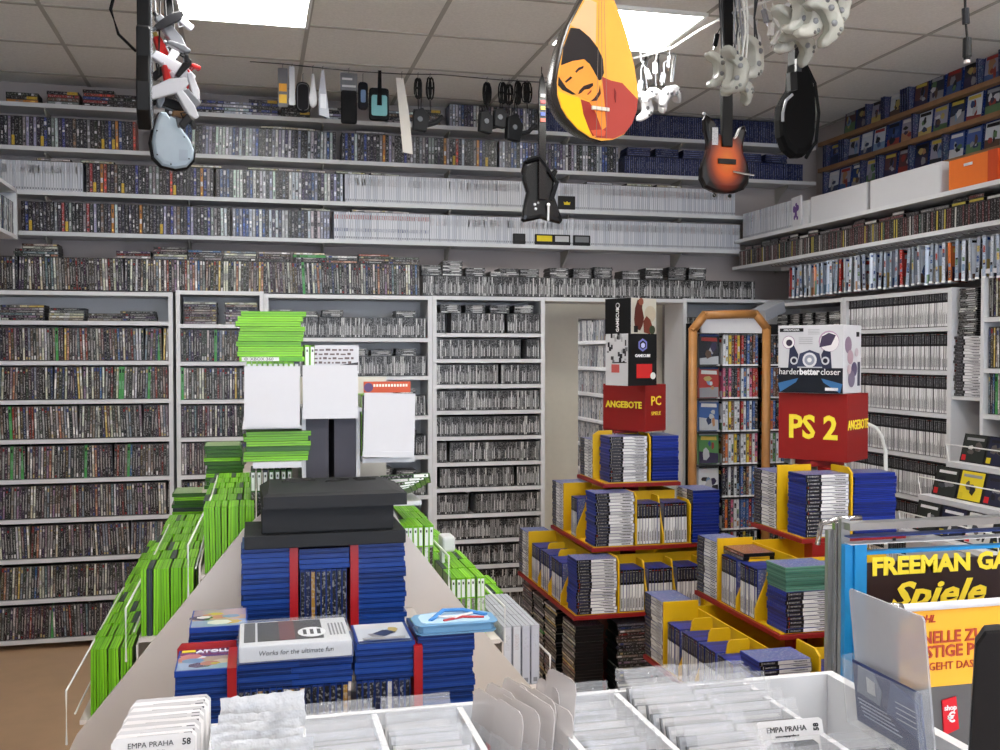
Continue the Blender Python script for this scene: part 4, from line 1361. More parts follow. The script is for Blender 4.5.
columns(TL[0][0] + .022, 7, YP + .03, 4.6, TL[0][2], 1, '# game case on the lowest left step of the white gondola', 'green cases on the lowest left gondola step')
columns(TL[1][0] + .008, 9, YP + .03, 3.9, TL[1][2], 1, '# game case on the middle left step of the white gondola', 'green cases on the middle left gondola step')
columns(TL[2][0] + .008, 9, YP + .03, 3.7, TL[2][2], 1, '# game case on the upper left step of the white gondola', 'green cases on the upper left gondola step')
columns(TR[0][0] + .008, 8, YP + .04, 3.7, TR[0][2], 0, '# game case with white label on the upper right step of the white gondola', 'green cases on the upper right gondola step')
columns(TR[1][0] + .008, 7, YP + .04, 3.9, TR[1][2], 0, '# game case with white label on the middle right step of the white gondola', 'green cases on the middle right gondola step')
columns(TR[2][0] + .012, 7, YP + .48, 3.7, TR[2][2], 0, '# game case behind the white boxes on the lowest right gondola step', 'green cases on the lowest right gondola step')
for k in range(4):
    t_, h_, d_ = DIM['white_game_case']
    for q in range(3):
        put('white_game_case', Tm((TR[2][0] + .02 + k * .030, YP + .05 + q * .14, TR[2][2] + .001)) @ Matrix.Diagonal((1.9, 1, 1.05, 1)), 'thick white game case on the lowest right step of the gondola', 'thick white cases on the gondola', sub=0)
# flat dark green stacks at the far ends
for (px, py0, py1, Y) in ((190, 541, 490, 4.25), (224, 489, 443, 3.95)):
    p0 = at(px, py0, Y=Y)
    p1 = at(px, py1, Y=Y)
    n = int((p1.z - p0.z) / .015)
    br = Geo().box(p0.x - .08, p0.x + .08, Y, Y + .19, p0.z - .012, p0.z - .001)
    build('stack_board', br, BOARD, G)
    stack(GC, (p0.x, Y, p0.z), 0, n, 'dark green case in the flat pile at the %s rear end of the left gondola steps' % ('lower' if px < 200 else 'upper'), 'dark green flat piles', 'short', vary=[1, 1, 1, 0], jit=.008)

# tower in the middle with blank cards
TWY = 3.10
xa, xb = at(304.5, 440, Y=TWY).x, at(357.5, 440, Y=TWY).x
build('tower_post', Geo().box(xa - .008, xa + .004, TWY, TWY + .25, 1.0, 1.52), WHITE, G)
build('tower_post', Geo().box(xb - .004, xb + .008, TWY, TWY + .25, 1.0, 1.52), WHITE, G)
xm0 = (xa + xb) / 2
build('tower_panel', Geo().box(xa + .005, xm0 - .008, TWY + .004, TWY + .24, 1.0, 1.515), ANTH, G, label='dark anthracite panel')
build('tower_panel', Geo().box(xm0 + .010, xb - .005, TWY + .004, TWY + .24, 1.0, 1.515), ANTH, G, label='dark anthracite panel')
build('tower_shelf', Geo().box(xa - .01, xb + .01, TWY - .03, TWY + .25, 1.521, 1.532), WHITE, G)
lx0, lx1 = at(246, 440, Y=TWY).x, xa - .01
build('tower_shelf', Geo().box(lx0 - .01, lx1, TWY - .04, TWY + .22, at(270, 428, Y=TWY).z, at(270, 425, Y=TWY).z), WHITE, G)
zl = at(270, 467, Y=TWY).z
build('tower_shelf', Geo().box(lx0 + .02, lx1, TWY - .03, TWY + .22, zl, zl + .018), WHITE, G)
rx0, rx1 = xb + .012, at(413, 440, Y=TWY).x
zr = at(390, 461, Y=TWY).z
build('tower_shelf', Geo().box(rx0, rx1, TWY - .04, TWY + .22, zr, zr + .014), WHITE, G)
build('tower_back', Geo().box(lx0 + .05, rx1 - .05, TWY + .26, TWY + .275, .9, 1.62), BOARD, G)


def card(label, x0, x1, y0, y1, Y, tilt=0.0):
    a, b = at(x0, y1, Y=Y), at(x1, y0, Y=Y)
    w, h = b.x - a.x, b.z - a.z
    c = thing('blank_card', label, 'card', ((a.x + b.x) / 2, Y, a.z), 0)
    build('sheet', Geo().box(-w / 2, w / 2, 0, .004, 0, h), PAPER, c)
    build('fold_lip', Geo().box(-w / 2 - .002, w / 2 - .002, -.006, -.001, 0, .018), PAPER, c)
    c.rotation_euler = (R(-3), tilt, 0)
    return c


card('blank white square card at the left of the tower, below the green stack', 244, 299.5, 366, 428, 3.045, .01)
card('blank white card in the middle, above the anthracite posts', 303, 358, 365, 419, 3.055)
card('blank white card at the right of the tower, below the orange-topped game', 363, 414, 393, 458, 3.045, .03)
zc1 = at(270, 425, Y=TWY).z
gT = 'green cases around the tower'
for k in range(10):
    put(GC, Tm((lx0 + .01 + k * .0155, TWY - .025, zc1 + .001)), 'green game case standing behind the left blank card', gT, sub=0)
gx = thing('green_game_case', 'green game case with a white label strip, lowest in the stack above the left card', 'game case', (at(272, 360, Y=TWY).x, TWY - .032, zc1 + .192), 0, gT)
build('case', Geo().box(-.095, .095, 0, .135, .0003, .0148, (124, 194, 28)), GLOSS, gx)
build('label_strip', Geo().box(-.088, .02, -.0012, -.0002, .0018, .0132, (226, 228, 226)).box(.022, .088, -.0012, -.0002, .0018, .0132, (96, 166, 60)), COLM, gx)
text('lettering', 'XBOX 360', .0135, (-.030, -.0016, .0074), KT, gx, sx=1.1)
text('ring_mark', 'O', .012, (-.076, -.0016, .0074), KT, gx, bold=.0003)
stack(GC, (at(272, 360, Y=TWY).x, TWY - .03, zc1 + .2075), 0, 9, 'bright green case in the stack above the left blank card', gT, 'open', jit=.012)
for k in range(3):
    faceout(GC, ((xa + xb) / 2 + .0, TWY + .003 + k * .016, 1.533), 0, 'green-edged game shown face-out above the middle blank card' if k == 0 else 'green game directly behind the face-out one above the middle card', gT, lean=.02, var=22 + k)
for k in range(2):
    put(GC, Tm((xa + .008 + k * .016, TWY - .02, 1.534)), 'green game standing at the left of the middle blank card', gT, sub=0)
faceout(GC, ((rx0 + rx1) / 2 - .01, TWY - .02, zr + .016), 0, 'game with an orange banner cover above the right blank card', gT, lean=.02, var=31)
for k in range(6):
    put(GC, Tm((rx0 + .008 + k * .0155, TWY + .02, zr + .016)), 'green game standing behind the right blank card', gT, sub=0)
bn = at(388, 387, Y=TWY - .03)
bnr = thing('price_banner', 'small orange printed strip on top of the right blank card', 'label', (bn.x, TWY - .031, bn.z - .017), 0)
build('strip', Geo().box(-.075, .07, 0, .002, 0, .034, (196, 84, 52)), COLM, bnr)
g = Geo()
for k in range(12):
    g.box(-.045 + k * .009, -.039 + k * .009, -.001, -.0001, .018, .026, (250, 236, 220))
disc(g, -.06, .016, .014, -.001, -.0001, (90, 70, 110))
build('print', g, COLM, bnr)
mg = at(335, 357, Y=TWY - .02)
mgz = thing('booklet', 'pale booklet with handwritten lines sticking up behind the middle blank card', 'booklet', (mg.x, TWY - .02, mg.z - .05), 0)
build('sheet', Geo().box(-.072, .072, 0, .003, 0, .086), PAPER, mgz)
g = Geo()
for r_ in range(4):
    x = -.062
    while x < .05:
        w = random.uniform(.004, .016)
        g.box(x, x + w, -.001, -.0001, .03 + r_ * .013, .034 + r_ * .013 + random.uniform(0, .003), (110, 96, 96))
        x += w + .005
g.prism([(-.05, .008), (.07, .008), (.07, .034), (.03, .028), (-.02, .02)], -.0014, -.0002, 'y', (70, 70, 74))
build('print', g, COLM, mgz)
stack(GC, ((lx0 + lx1) / 2 + .01, TWY - .02, zl + .019), 0, 6, 'dark green case in the low pile under the left blank card', gT, 'open', vary=[0, 0, 1, 0], jit=.006)
for k in range(7):
    put(GC, Tm((lx0 + .02 + k * .018, TWY + .0, zl - .20)), 'dark green game standing under the white board left of the tower', gT, sub=1)
for k in range(5):
    put(GC, Tm((rx0 + .02 + k * .014, TWY - .02, zr - .105 + k * .014)) @ Rz(-.2) @ Rx(-.25) @ Ry(PI / 2 - .25 + k * .05) @ Tm((0, 0, -.02)) @ Matrix.Diagonal((1, 1, .8, 1)), 'green game tipped over in the jumble right of the tower', gT, sub=1)
build('tower_shelf', Geo().box(xb + .012, rx1 + .02, TWY - .04, TWY + .2, zr - .135, zr - .122), WHITE, G)

# blue discs in front of the gondola panel
BG = 'blue_game_case'
ft = thing('step_stand', 'white two-step stand with red dividers in front of the gondola panel', 'display stand', (.2, 2.6, 0))
build('upper_step', Geo().box(-.06, .46, 2.70, 2.945, .925, .94), BOARD, ft)
build('lower_step', Geo().box(-.115, .42, 2.28, 2.50, .755, .77), BOARD, ft)
build('middle_step', Geo().box(-.115, .42, 2.505, 2.695, .84, .855), BOARD, ft)
build('body', Geo().box(-.05, .45, 2.30, 2.94, 0, .75), BOARD, ft)
for px in (294, 354.5):
    p = at(px, 600, Y=2.73)
    build('red_divider', Geo().box(p.x - .011, p.x + .011, 2.728, 2.90, .941, 1.185), RED_PLASTIC, ft)
for px, zt_ in ((232, 1.0), (417.5, 1.02)):
    p = at(px, 680, Y=2.30)
    build('red_divider', Geo().box(p.x - .010, p.x + .010, 2.285, 2.45, .771, zt_), RED_PLASTIC, ft)
p = at(206, 648, Y=2.47)
build('red_divider', Geo().prism([(p.x - .065, .80), (p.x - .065, 1.0), (p.x - .055, 1.012), (p.x + .07, 1.012), (p.x + .07, .80)], 2.462, 2.468, 'y'), RED_PLASTIC, ft)
gB = 'blue cases in front of the gondola'
z = .942
ys = 2.735
stack(BG, (at(268, 580, Y=ys).x, ys, z), 0, 17, 'blue case in the stack left of the red dividers under the black plinth', gB, 'short', jit=.004)
xu0, xu1 = at(300, 590, Y=ys).x, at(350, 590, Y=ys).x
row(BG, (xu0, ys, z), (xu1, ys, z), 0, 'film disc standing spine-out between the red dividers under the black plinth', gB, sub=1)
stack(BG, ((xu0 + xu1) / 2, ys, z + .173), 0, 4, 'blue case lying over the standing film discs under the black plinth', gB, 'short', jit=.002)
stack(BG, (at(381, 580, Y=ys).x, ys, z), 0, 17, 'blue case in the stack right of the red dividers under the black plinth', gB, 'short', jit=.005)
z = .772
ys = 2.30
p1_, p2_, p3_, p4_, p5_ = [at(a, 660, Y=ys).x for a in (206, 268, 322, 385, 446)]
stack(BG, (p1_, ys, z), 0, 15, 'blue case in the low left front stack, beside the white boxed accessory', gB, 'short', jit=.003)
stack(BG, (p1_ + .02, 2.50, .856), 0, 12, 'blue case in the stack behind the low red divider at the left', gB, 'short', jit=.003)
for xx, n, lb in ((p2_, 5, 'under the left half of the white boxed accessory'), (p3_, 5, 'under the right half of the white boxed accessory'), (p4_, 6, 'right of the white boxed accessory')):
    row(BG, (xx - .066, ys, z), (xx + .066, ys, z), 0, 'film disc standing spine-out %s' % lb, gB, sub=1)
    stack(BG, (xx, ys - .002, z + .173), 0, n, 'blue case on film discs %s' % lb, gB, 'short', jit=.003)
stack(BG, (p5_, ys, z), 0, 19, 'blue case in the tall front stack under the light blue tray', gB, 'short', jit=.004)
# printed top cases
for xx, zt_, lb, c in ((p1_, z + 15 * .014, 'case with a violet and yellow cover on top of the low left blue stack', (90, 70, 130)), (p1_ + .02, .856 + 12 * .014, 'case with a pale red and blue cover behind the low red divider', (170, 150, 160))):
    yy = ys if zt_ < 1.0 and xx == p1_ else 2.50
    b = thing('film_case', lb, 'dvd case', (xx, yy, zt_ + .001), 0)
    build('case', Geo().box(-.0675, .0675, 0, .171, 0, .013, (22, 62, 150)), COLM, b)
    g = Geo().box(-.064, .064, .004, .167, .0131, .0136, c).box(-.064, .064, .004, .06, .01365, .0138, (150, 170, 200)).box(-.064, .064, .06, .10, .01365, .0138, (186, 160, 140))
    random.seed(int(xx * 1000) % 97)
    for q in range(9):
        a_, b_, r_ = random.uniform(-.045, .045), random.uniform(.03, .12), random.uniform(.008, .022)
        g.prism([(a_ + r_ * 1.4 * math.cos(2 * PI * j / 7), b_ + r_ * math.sin(2 * PI * j / 7)) for j in range(7)], .01385 + q * .00003, .0139 + q * .00003, 'z', random.choice(((214, 190, 170), (196, 130, 120), (90, 80, 110), (228, 226, 222), (120, 150, 180), (200, 170, 90))))
    build('cover_print', g, SLEEVED, b)
    if xx == p1_:
        text('lettering', 'ATOLLS', .024, (.015, .140, .0145), WT, b, rx=0, bold=.0006)
        build('cover_mark', Geo().box(-.06, -.03, .14, .155, .0142, .0146, (240, 220, 40)), COLM, b)

# the white boxed accessory
xa_, xb_ = at(239, 650, Y=2.26).x, at(352, 650, Y=2.26).x
zb = .772 + .173 + 5 * .014 + .002
ab = thing('boxed_accessory', 'silver white boxed accessory lying across the blue stacks in front', 'box', ((xa_ + xb_) / 2, 2.26, zb), 0)
w = (xb_ - xa_) / 2
build('carton', Geo().box(-w, w, 0, .20, 0, .036, (206, 208, 212)), COLM, ab, bevel=.003)
g = Geo().box(-w + .04, w - .06, .03, .19, 0.0361, 0.0368, (26, 26, 30))
g.box(-w + .01, -w + .035, .03, .19, 0.0361, 0.0370, (60, 60, 64))
g.box(-.035, .0, .03, .19, 0.0369, 0.0374, (90, 24, 28))
disc(g, 0, 0, 0, 0, 0, (0, 0, 0)) if False else None
g.prism([(w - .085 + .032 * math.cos(k * PI / 8), .08 + .04 * math.sin(k * PI / 8)) for k in range(16)], 0.0375, 0.0382, 'z', (232, 234, 238))
for k in range(3):
    g.box(w - .105 + k * .016, w - .097 + k * .016, .06, .10, 0.0383, 0.0387, (30, 30, 34))
for k in range(5):
    g.box(w - .045 + k * .008, w - .041 + k * .008, .05, .15, 0.0361, 0.0367, (120, 122, 128))
build('printed_top', g, COLM, ab)
text('lettering', 'Works for the ultimate fun', .015, (0, -.001, .018), KT, ab, shear=.2)
build('clear_wrap', Geo().box(-w - .003, w + .003, -.004, .204, -.0008, .041), CLEAR, ab)

# light blue tray on the tall stack
zb = .772 + 19 * .014 + .002
lt = thing('light_blue_tray', 'light blue plastic handheld tray on the tallest front blue stack', 'tray', (at(457, 620, Y=2.3).x, 2.29, zb), 0)
o_ = [(-.10, 0), (.10, 0), (.112, .02), (.112, .10), (.09, .125), (.03, .135), (-.04, .14), (-.10, .12), (-.112, .09), (-.112, .02)]
o_ = [(x * .86, y * .8) for x, y in o_]
lt.scale = (1, 1, .75)
LB = material('light_blue_plastic', (104, 152, 190), .3)
build('bowl', Geo().prism(o_, 0, .006, 'z').prism([(x * .95, y * .95 + .003) for x, y in o_], .0061, .028, 'z').prism([(x * 1.04, y * 1.04 - .002) for x, y in o_], .0281, .034, 'z'), LB, lt, bevel=.002)
build('inset', Geo().prism([(x * .86, y * .84 + .01) for x, y in o_], .0341, .036, 'z', (176, 206, 226)), COLM, lt)
g = Geo().tube([(-.06, .03, .037), (-.02, .08, .05), (.03, .09, .045), (.08, .05, .038)], .006, 6, (66, 130, 196))
g.tube([(-.03, .02, .038), (.02, .04, .04), (.07, .03, .038)], .004, 6, (176, 60, 66))
g.tube([(-.05, .06, .04), (.0, .03, .044), (.05, .07, .04)], .004, 6, (226, 226, 226))
build('crossed_clips', g, COLM, lt)

# black stepped plinth with outlined marks
bx0, bx1 = at(244, 535, Y=2.70).x, at(406, 535, Y=2.70).x
cxp = (bx0 + bx1) / 2
hw = (bx1 - bx0) / 2
pln = thing('black_plinth', 'black stepped plinth with outlined marks on top, resting on the blue stacks', 'plinth', (cxp, 2.68, 1.182), 0)
build('lower_slab', Geo().box(-hw, hw, .02, .26, 0, .036), CHAR, pln, bevel=.003)
build('waist', Geo().box(-hw + .045, hw - .03, .045, .25, .0361, .108), CHAR, pln, bevel=.003)
ts = Geo()
r0 = [(-hw + .05, .0, .1081), (hw - .0, .0, .1081), (hw, .27, .1081), (-hw + .05, .27, .1081)]
ts.rings([[(-hw + .05, .0, .1081), (hw + .0, .0, .1081), (hw, .27, .1081), (-hw + .042, .27, .1081)],
          [(-hw + .05, .0, .140), (hw + .0, .0, .140), (hw, .25, .140), (-hw + .042, .25, .140)],
          [(-hw + .062, .02, .146), (hw - .03, .03, .146), (hw - .05, .24, .158), (-hw + .07, .24, .158)]])
build('top_slab', ts, CHAR, pln)
mk = Geo()


def outl(pts, zf):
    mk.tube([(x, y, zf(y)) for x, y in pts + [pts[0]]], .0032, 4, (8, 8, 9))


zf = lambda y: .1465 + (y - .02) * .055
outl([(-.11, .19), (-.02, .20), (-.03, .225), (-.10, .225)], zf)
outl([(-.09, .2), (-.06, .2), (-.06, .22), (-.09, .22)], zf)
outl([(.01, .17), (.04, .215), (.075, .2), (.05, .185)], zf)
outl([(.10, .18), (.15, .19), (.13, .21), (.09, .205)], zf)
for k in range(6):
    outl([(-.105 + k * .013, .195), (-.098 + k * .013, .195), (-.098 + k * .013, .21), (-.105 + k * .013, .21)], zf)
build('outlined_marks', mk, COLM, pln)

# small white clip with price holder at the right gondola rail
cp = at(449, 540, Y=3.2)
cl = thing('rail_clip', 'small white plastic clip at the end of the upper right gondola step', 'clip', (cp.x, 3.2, cp.z - .04), 0)
build('body', Geo().box(-.022, .022, 0, .08, 0, .05), WHITE, cl, bevel=.008)
build('stem', Geo().box(-.02, -.01, .02, .06, -.08, -.001), WHITE, cl)

# ------------------------------------------------------------------ counter with divided trays in front
ctr = thing('counter', 'white counter body under the divided trays at the bottom of the picture', 'counter', (.4, 1.2, 0))
build('body', Geo().box(-.75, 1.9, .55, 1.955, 0, .79), WHITE, ctr)
build('top_panel', Geo().box(-.77, 1.92, .53, 1.965, .791, .815), WHITE, ctr)
tr = thing('divided_tray', 'white divided tray on the counter holding plastic wrapped discs', 'tray', (.5, 1.4, .816))
build('floor_panel', Geo().box(-.06, 1.235, 1.25, 1.95, .816, .824), WHITE, tr)
build('back_wall', Geo().box(-.06, 1.235, 1.932, 1.95, .825, 1.0), WHITE, tr)
build('side_wall', Geo().box(1.212, 1.235, 1.25, 1.931, .825, 1.0), WHITE, tr)
build('side_wall', Geo().box(-.08, -.061, 1.25, 1.95, .816, 1.0), WHITE, tr)
for i, x in enumerate((.085, .225, .394, .562, .724, .885, 1.015)):
    build('divider', Geo().box(x - .006, x + .006, 1.25, 1.931, .825, .998 if i != 5 else .94), WHITE, tr)


def rumple(g, x0, x1, z0, z1, y, amp, nx=7, nz=6):
    """a crinkled film sheet of real thickness"""
    n0 = len(g.v)
    low = [[random.uniform(-1, 1) for _ in range(nz // 3 + 3)] for _ in range(nx // 3 + 3)]
    for i in range(nx + 1):
        for j in range(nz + 1):
            a_, b_ = i / 3, j / 3
            ia, ib = int(a_), int(b_)
            fa, fb = a_ - ia, b_ - ib
            sm = (low[ia][ib] * (1 - fa) + low[ia + 1][ib] * fa) * (1 - fb) + (low[ia][ib + 1] * (1 - fa) + low[ia + 1][ib + 1] * fa) * fb
            edge = amp * .7 if j in (0, nz) or i in (0, nx) else amp * .3
            g.v.append((x0 + (x1 - x0) * i / nx + random.uniform(-edge, edge), y + sm * amp + random.uniform(-amp, amp) * .35, z0 + (z1 - z0) * j / nz + random.uniform(-edge, edge)))
    for i in range(nx):
        for j in range(nz):
            a_ = n0 + i * (nz + 1) + j
            g.f.append((a_, a_ + nz + 1, a_ + nz + 2, a_ + 1))
            g.c.append((*lin((240, 242, 246)), 0.0))
    return g


PK = []
for v in range(8):
    random.seed(40 + v)
    cc_ = random.choice(((196, 198, 204), (206, 207, 210), (184, 188, 196), (212, 210, 208), (176, 180, 186), (200, 204, 214), (190, 190, 192)))
    inner = Geo().box(-.066, .064, .002, .012, .0, .128, (34, 36, 40)).box(-.064, .0645, .001, .0019, .002, .1262, cc_)
    inner.box(-.060, .058, .0, .0009, .098, .104, (226, 228, 232)).box(-.060, .05, .0, .0009, .112, .119, random.choice(((158, 162, 170), (228, 229, 232), (150, 148, 150))))
    inner.box(-.05, .01, .0, .0009, .03, .07, random.choice(((110, 112, 120), (214, 214, 214), (160, 130, 124))))
    film = Geo()
    rumple(film, -.070, .068, 0, .142, -.002, .0012, 6, 6)
    rumple(film, -.070, .068, .1425, .165, .002, .0016, 6, 1)
    PK.append((inner.mesh('disc_card', CASE), film.mesh('clear_film', FILM, smooth=True)))
random.seed(11)


def pack(x, y, z, lean, v, label, group, yaw=0.0, s=1.0):
    t_ = thing('wrapped_disc', label, 'wrapped disc', (x, y, z), 0, group)
    t_.rotation_euler = (-lean, 0, yaw)
    t_.scale = (s, 1, s)
    for nm, me in zip(('disc_card', 'film'), PK[v]):
        o = bpy.data.objects.new(nm, me)
        COL.objects.link(o)
        o.parent = t_


for ci, (x, y0, y1, z0, dy, lb) in enumerate(((.155, 1.885, 1.40, .872, .040, 'second from the left'), (.31, 1.885, 1.40, .866, .042, 'third from the left'), (.643, 1.885, 1.40, .862, .042, 'left of the long mixed rows'),
                                             (.805, 1.90, 1.3, .892, .036, 'between the two raised dividers'), (.95, 1.895, 1.64, .884, .045, 'just behind the card with the dark window'))):
    y = y0
    n = 0
    while y > y1:
        n += 1
        pos = 'rearmost wrapped disc' if n == 1 else 'clear wrapped disc'
        pack(x + random.uniform(-.004, .004), y, z0 + random.uniform(-.007, .007), random.uniform(.34, .46), random.randrange(8),
             '%s in the tray column %s' % (pos, lb), 'wrapped discs in the column ' + lb, random.uniform(-.03, .03))
        y -= dy
# crumpled white bags in the first column
for k in range(9):
    random.seed(70 + k)
    bg = thing('plastic_bag', ('topmost ' if k == 0 else '') + 'crumpled white plastic bag in the first tray column beside the cards', 'plastic bag', (.012 + random.uniform(-.01, .01), 1.90 - k * .045, .872 + (.02 if k == 0 else 0)), 0, 'crumpled white bags')
    bg.rotation_euler = (-.35, random.uniform(-.08, .08), random.uniform(-.05, .05))
    g = Geo()
    rumple(g, -.080, .078, 0, .165, 0, .0035, 16, 14)
    rumple(g, -.080, .078, 0, .160, .014, .0035, 16, 14)
    build('bag', g, BAG, bg, smooth=True)
    build('contents', Geo().box(-.062, .062, .004, .010, .006, .135, (196, 197, 200), 0), CASE, bg, bevel=.002)
random.seed(5)
# price cards at the left
cm = material('matt_white_card', (232, 230, 230), .7)
MCARD = material('matt_cards', rough=.7, attr=True, noise=.03)
for k in range(13):
    c0 = thing('price_card', ('frontmost' if k == 12 else 'rearmost' if k == 0 else 'middle') + ' white printed card of the fanned cards at the left of the tray' if k in (0, 12) else 'white card within the fan of printed cards left of the tray', 'card',
               (-.150 - k * .0018, 1.905 - k * .0105, .898 - k * .002), 0, 'fanned white cards')
    c0.rotation_euler = (-.36, 0, .02) if k > 10 else (-.36 + random.uniform(-.02, .03), random.uniform(-.012, .012), .02 + random.uniform(-.03, .03))
    r_ = .008
    build('sheet', Geo().prism([(-.07, 0), (.07, 0), (.07, .165 - r_), (.07 - r_, .165), (-.07 + r_, .165), (-.07, .165 - r_)], 0, .0014, 'y', (236, 232, 230) if k % 2 else (206, 203, 202)), MCARD, c0)  # every second sheet darker: shadow between the cards put into the colour
    if k not in (8, 12):
        build('printed_line', Geo().box(-.03, .04, -.0008, -.0001, .1585, .1600, (150, 148, 150)).box(.048, .062, -.0008, -.0001, .157, .1605, (90, 90, 94)), COLM, c0)
    if k in (8, 12):
        text('lettering', 'EMPA PRAHA', .013, (-.005, -.0008, .150), KT, c0)
        text('lettering', '58', .015, (.055, -.0008, .150), KT, c0, bold=.0004)
        text('lettering', 'www.empapraha.cz', .006, (-.005, -.0008, .139), KT, c0)
# stand for the cards
cb = thing('card_box', 'low white box holding the fanned cards at the left of the tray', 'box', (-.18, 1.75, .816))
build('floor_panel', Geo().box(-.281, -.082, 1.62, 1.95, .816, .866), WHITE, cb)
build('wall', Geo().box(-.29, -.282, 1.52, 1.95, .816, .90), WHITE, cb)
# crumpled clear sheet on the gondola slope behind the cards
BLI = material('cloudy_blister_card', (222, 216, 214), .2, alpha=.5, spec=.8)
# blister cards edge-on
for k in range(14):
    random.seed(90 + k)
    x = .420 + k * .0098 + (.006 if k > 10 else 0)
    y = 1.87 - (k % 3) * .05
    t_ = thing('blister_card', ('tallest ' if k == 13 else '') + 'clear rounded blister card standing edge-on in the tray column beside the red divider', 'blister pack', (x, y, .885), R(-68), 'blister cards standing edge-on')
    t_.rotation_euler = (-.1, 0, R((-80 if k > 11 else -75) + random.uniform(-4, 4)))
    hh = .20 if k == 13 else .165 + random.uniform(-.01, .01)
    o_ = [(-.055, 0), (.055, 0), (.055, hh - .02), (.048, hh - .006), (.035, hh), (-.035, hh), (-.048, hh - .006), (-.055, hh - .02)]
    build('card', Geo().prism(o_, 0, .0016, 'y'), BLI, t_)
    g = Geo()
    rumple(g, -.045, .045, .005, hh - .06, -.010, .003, 5, 5)
    build('blister', g, FILM, t_)
    build('printed_patch', Geo().box(-.03, .03, -.0014, -.0002, .03, .07, random.choice(((190, 60, 60), (60, 60, 70), (170, 120, 120)))), COLM, t_)
random.seed(12)
# card with a dark window
wc = thing('window_card', 'white printed card with a dark cut-out window in the right tray column', 'card', (.951, 1.60, .893), 0)
wc.rotation_euler = (-.30, 0, -.02)
build('sheet', Geo().prism([(-.066, 0), (.066, 0), (.066, .135), (.06, .14), (-.06, .14), (-.066, .135)], 0, .002, 'y'), cm, wc)
build('dark_window', Geo().prism([(-.05, .01), (.052, .01), (.052, .095), (.042, .103), (-.04, .103), (-.05, .095)], -.0012, -.0001, 'y', (40, 42, 44)), COLM, wc)
text('lettering', 'EMPA PRAHA', .0135, (-.008, -.0008, .124), KT, wc)
text('lettering', '58', .014, (.052, -.0008, .124), KT, wc, bold=.0004, tilt=PI / 2)
text('lettering', 'www.empapraha.cz', .006, (-.008, -.0008, .1125), KT, wc)
for k in range(6):
    pack(.955, 1.545 - k * .04, .856, .40, (k * 3) % 8, 'clear wrapped disc in front of the card with the dark window', 'wrapped discs before the window card')
# the clear crate in the last compartment
cr = thing('clear_crate', 'clear black-edged crate of wrapped discs in the last tray compartment', 'crate', (1.11, 1.55, .825), 0)
g = Geo()
for a, b in (((-.075, .12), (.075, .12)), ((-.085, -.10), (-.075, .12)), ((.085, -.10), (.075, .12))):
    g.tube([(a[0], a[1], .115), (b[0], b[1], .115)], .003, 5, (24, 24, 26))
for x, y in ((-.075, .12), (.075, .12)):
    g.tube([(x, y, .115), (x * .9, y, .0)], .003, 5, (24, 24, 26))
build('edges', g, COLM, cr)
build('walls', Geo().box(-.073, .073, .117, .119, .001, .113).box(-.08, -.078, -.10, .116, .001, .113).box(.078, .08, -.10, .116, .001, .113).box(-.08, .08, -.10, .116, .0002, .001), CLEAR, cr)
for k in range(6):
    pack(1.11, 1.64 - k * .036, .832, .42, (k * 5) % 8, 'wrapped disc inside the clear black-edged crate', 'wrapped discs in the clear crate', s=.9)
# disorderly flat film on column ends handled by packs above

# ------------------------------------------------------------------ right foreground: framed sign, poster, brochure holder, monitor
YG = 2.16
sg = thing('framed_sign', 'blue framed black sign with bold yellow lettering behind the counter', 'sign', (1.7, YG, 0))


def sb(x0, x1, y0, y1, Ya, Yb, mat, nm, col=(200, 200, 200), zbot=None, xr=None, label=None):
    a, b = at(x0, y1, Y=Ya), at(x1, y0, Y=Ya)
    xe = b.x if xr is None else xr
    return build(nm, Geo().box(a.x, xe, Ya, Yb, a.z if zbot is None else zbot, b.z, col), mat, sg, label=label)


BLUE = material('bright_blue_frame', (28, 140, 206), .35)
NAVY = material('navy_strip', (28, 56, 128), .4)
Yt = YG - .008
sb(850, 1000, 517, 531, Yt, YG + .03, ALU, 'top_rail', xr=2.35)
sb(851, 1000, 531.1, 537.5, Yt, YG + .03, NAVY, 'navy_strip', xr=2.35)
sb(851, 1000, 537.6, 544.5, Yt, YG + .03, PAPER, 'white_strip', xr=2.35)
sb(840, 850, 519, 700, YG + .02, YG + .034, ALU, 'side_rail', zbot=.02)
sb(834, 840, 523, 700, YG + .036, YG + .05, CHROME, 'side_rail', zbot=.02)
sb(827, 834, 530, 700, YG + .052, YG + .066, ALU, 'side_rail', zbot=.02)
sb(844, 853, 544.6, 700, YG + .0, YG + .016, BLUE, 'frame_side', zbot=.3)
sb(854, 867, 544.6, 700, YG - .008, YG + .012, BLUE, 'frame_side', zbot=.3)
sb(867.1, 1000, 544.6, 555, YG - .008, YG + .014, BLUE, 'frame_top', xr=2.35)
DKB = material('dark_brown_panel', (34, 20, 26), .4)
sb(865, 1000, 556, 700, YG, YG + .01, DKB, 'panel', zbot=.32, xr=2.3)
fl = at(872, 568, Y=YG - .003)
text('lettering', 'FREEMAN GAMES', .060, (fl.x, YG - .002, fl.z), YT, sg, align='LEFT', bold=.0026, sx=1.1)
fl = at(890, 597, Y=YG - .003)
text('lettering', 'Spiele', .085, (fl.x, YG - .002, fl.z), YT, sg, align='LEFT', bold=.0024, shear=.35, sx=1.35)
hh_ = at(893, 541, Y=YG)
sb(893, 896, 538, 543, YG + .009, YG + .0119, BLACK, 'heart_mark')
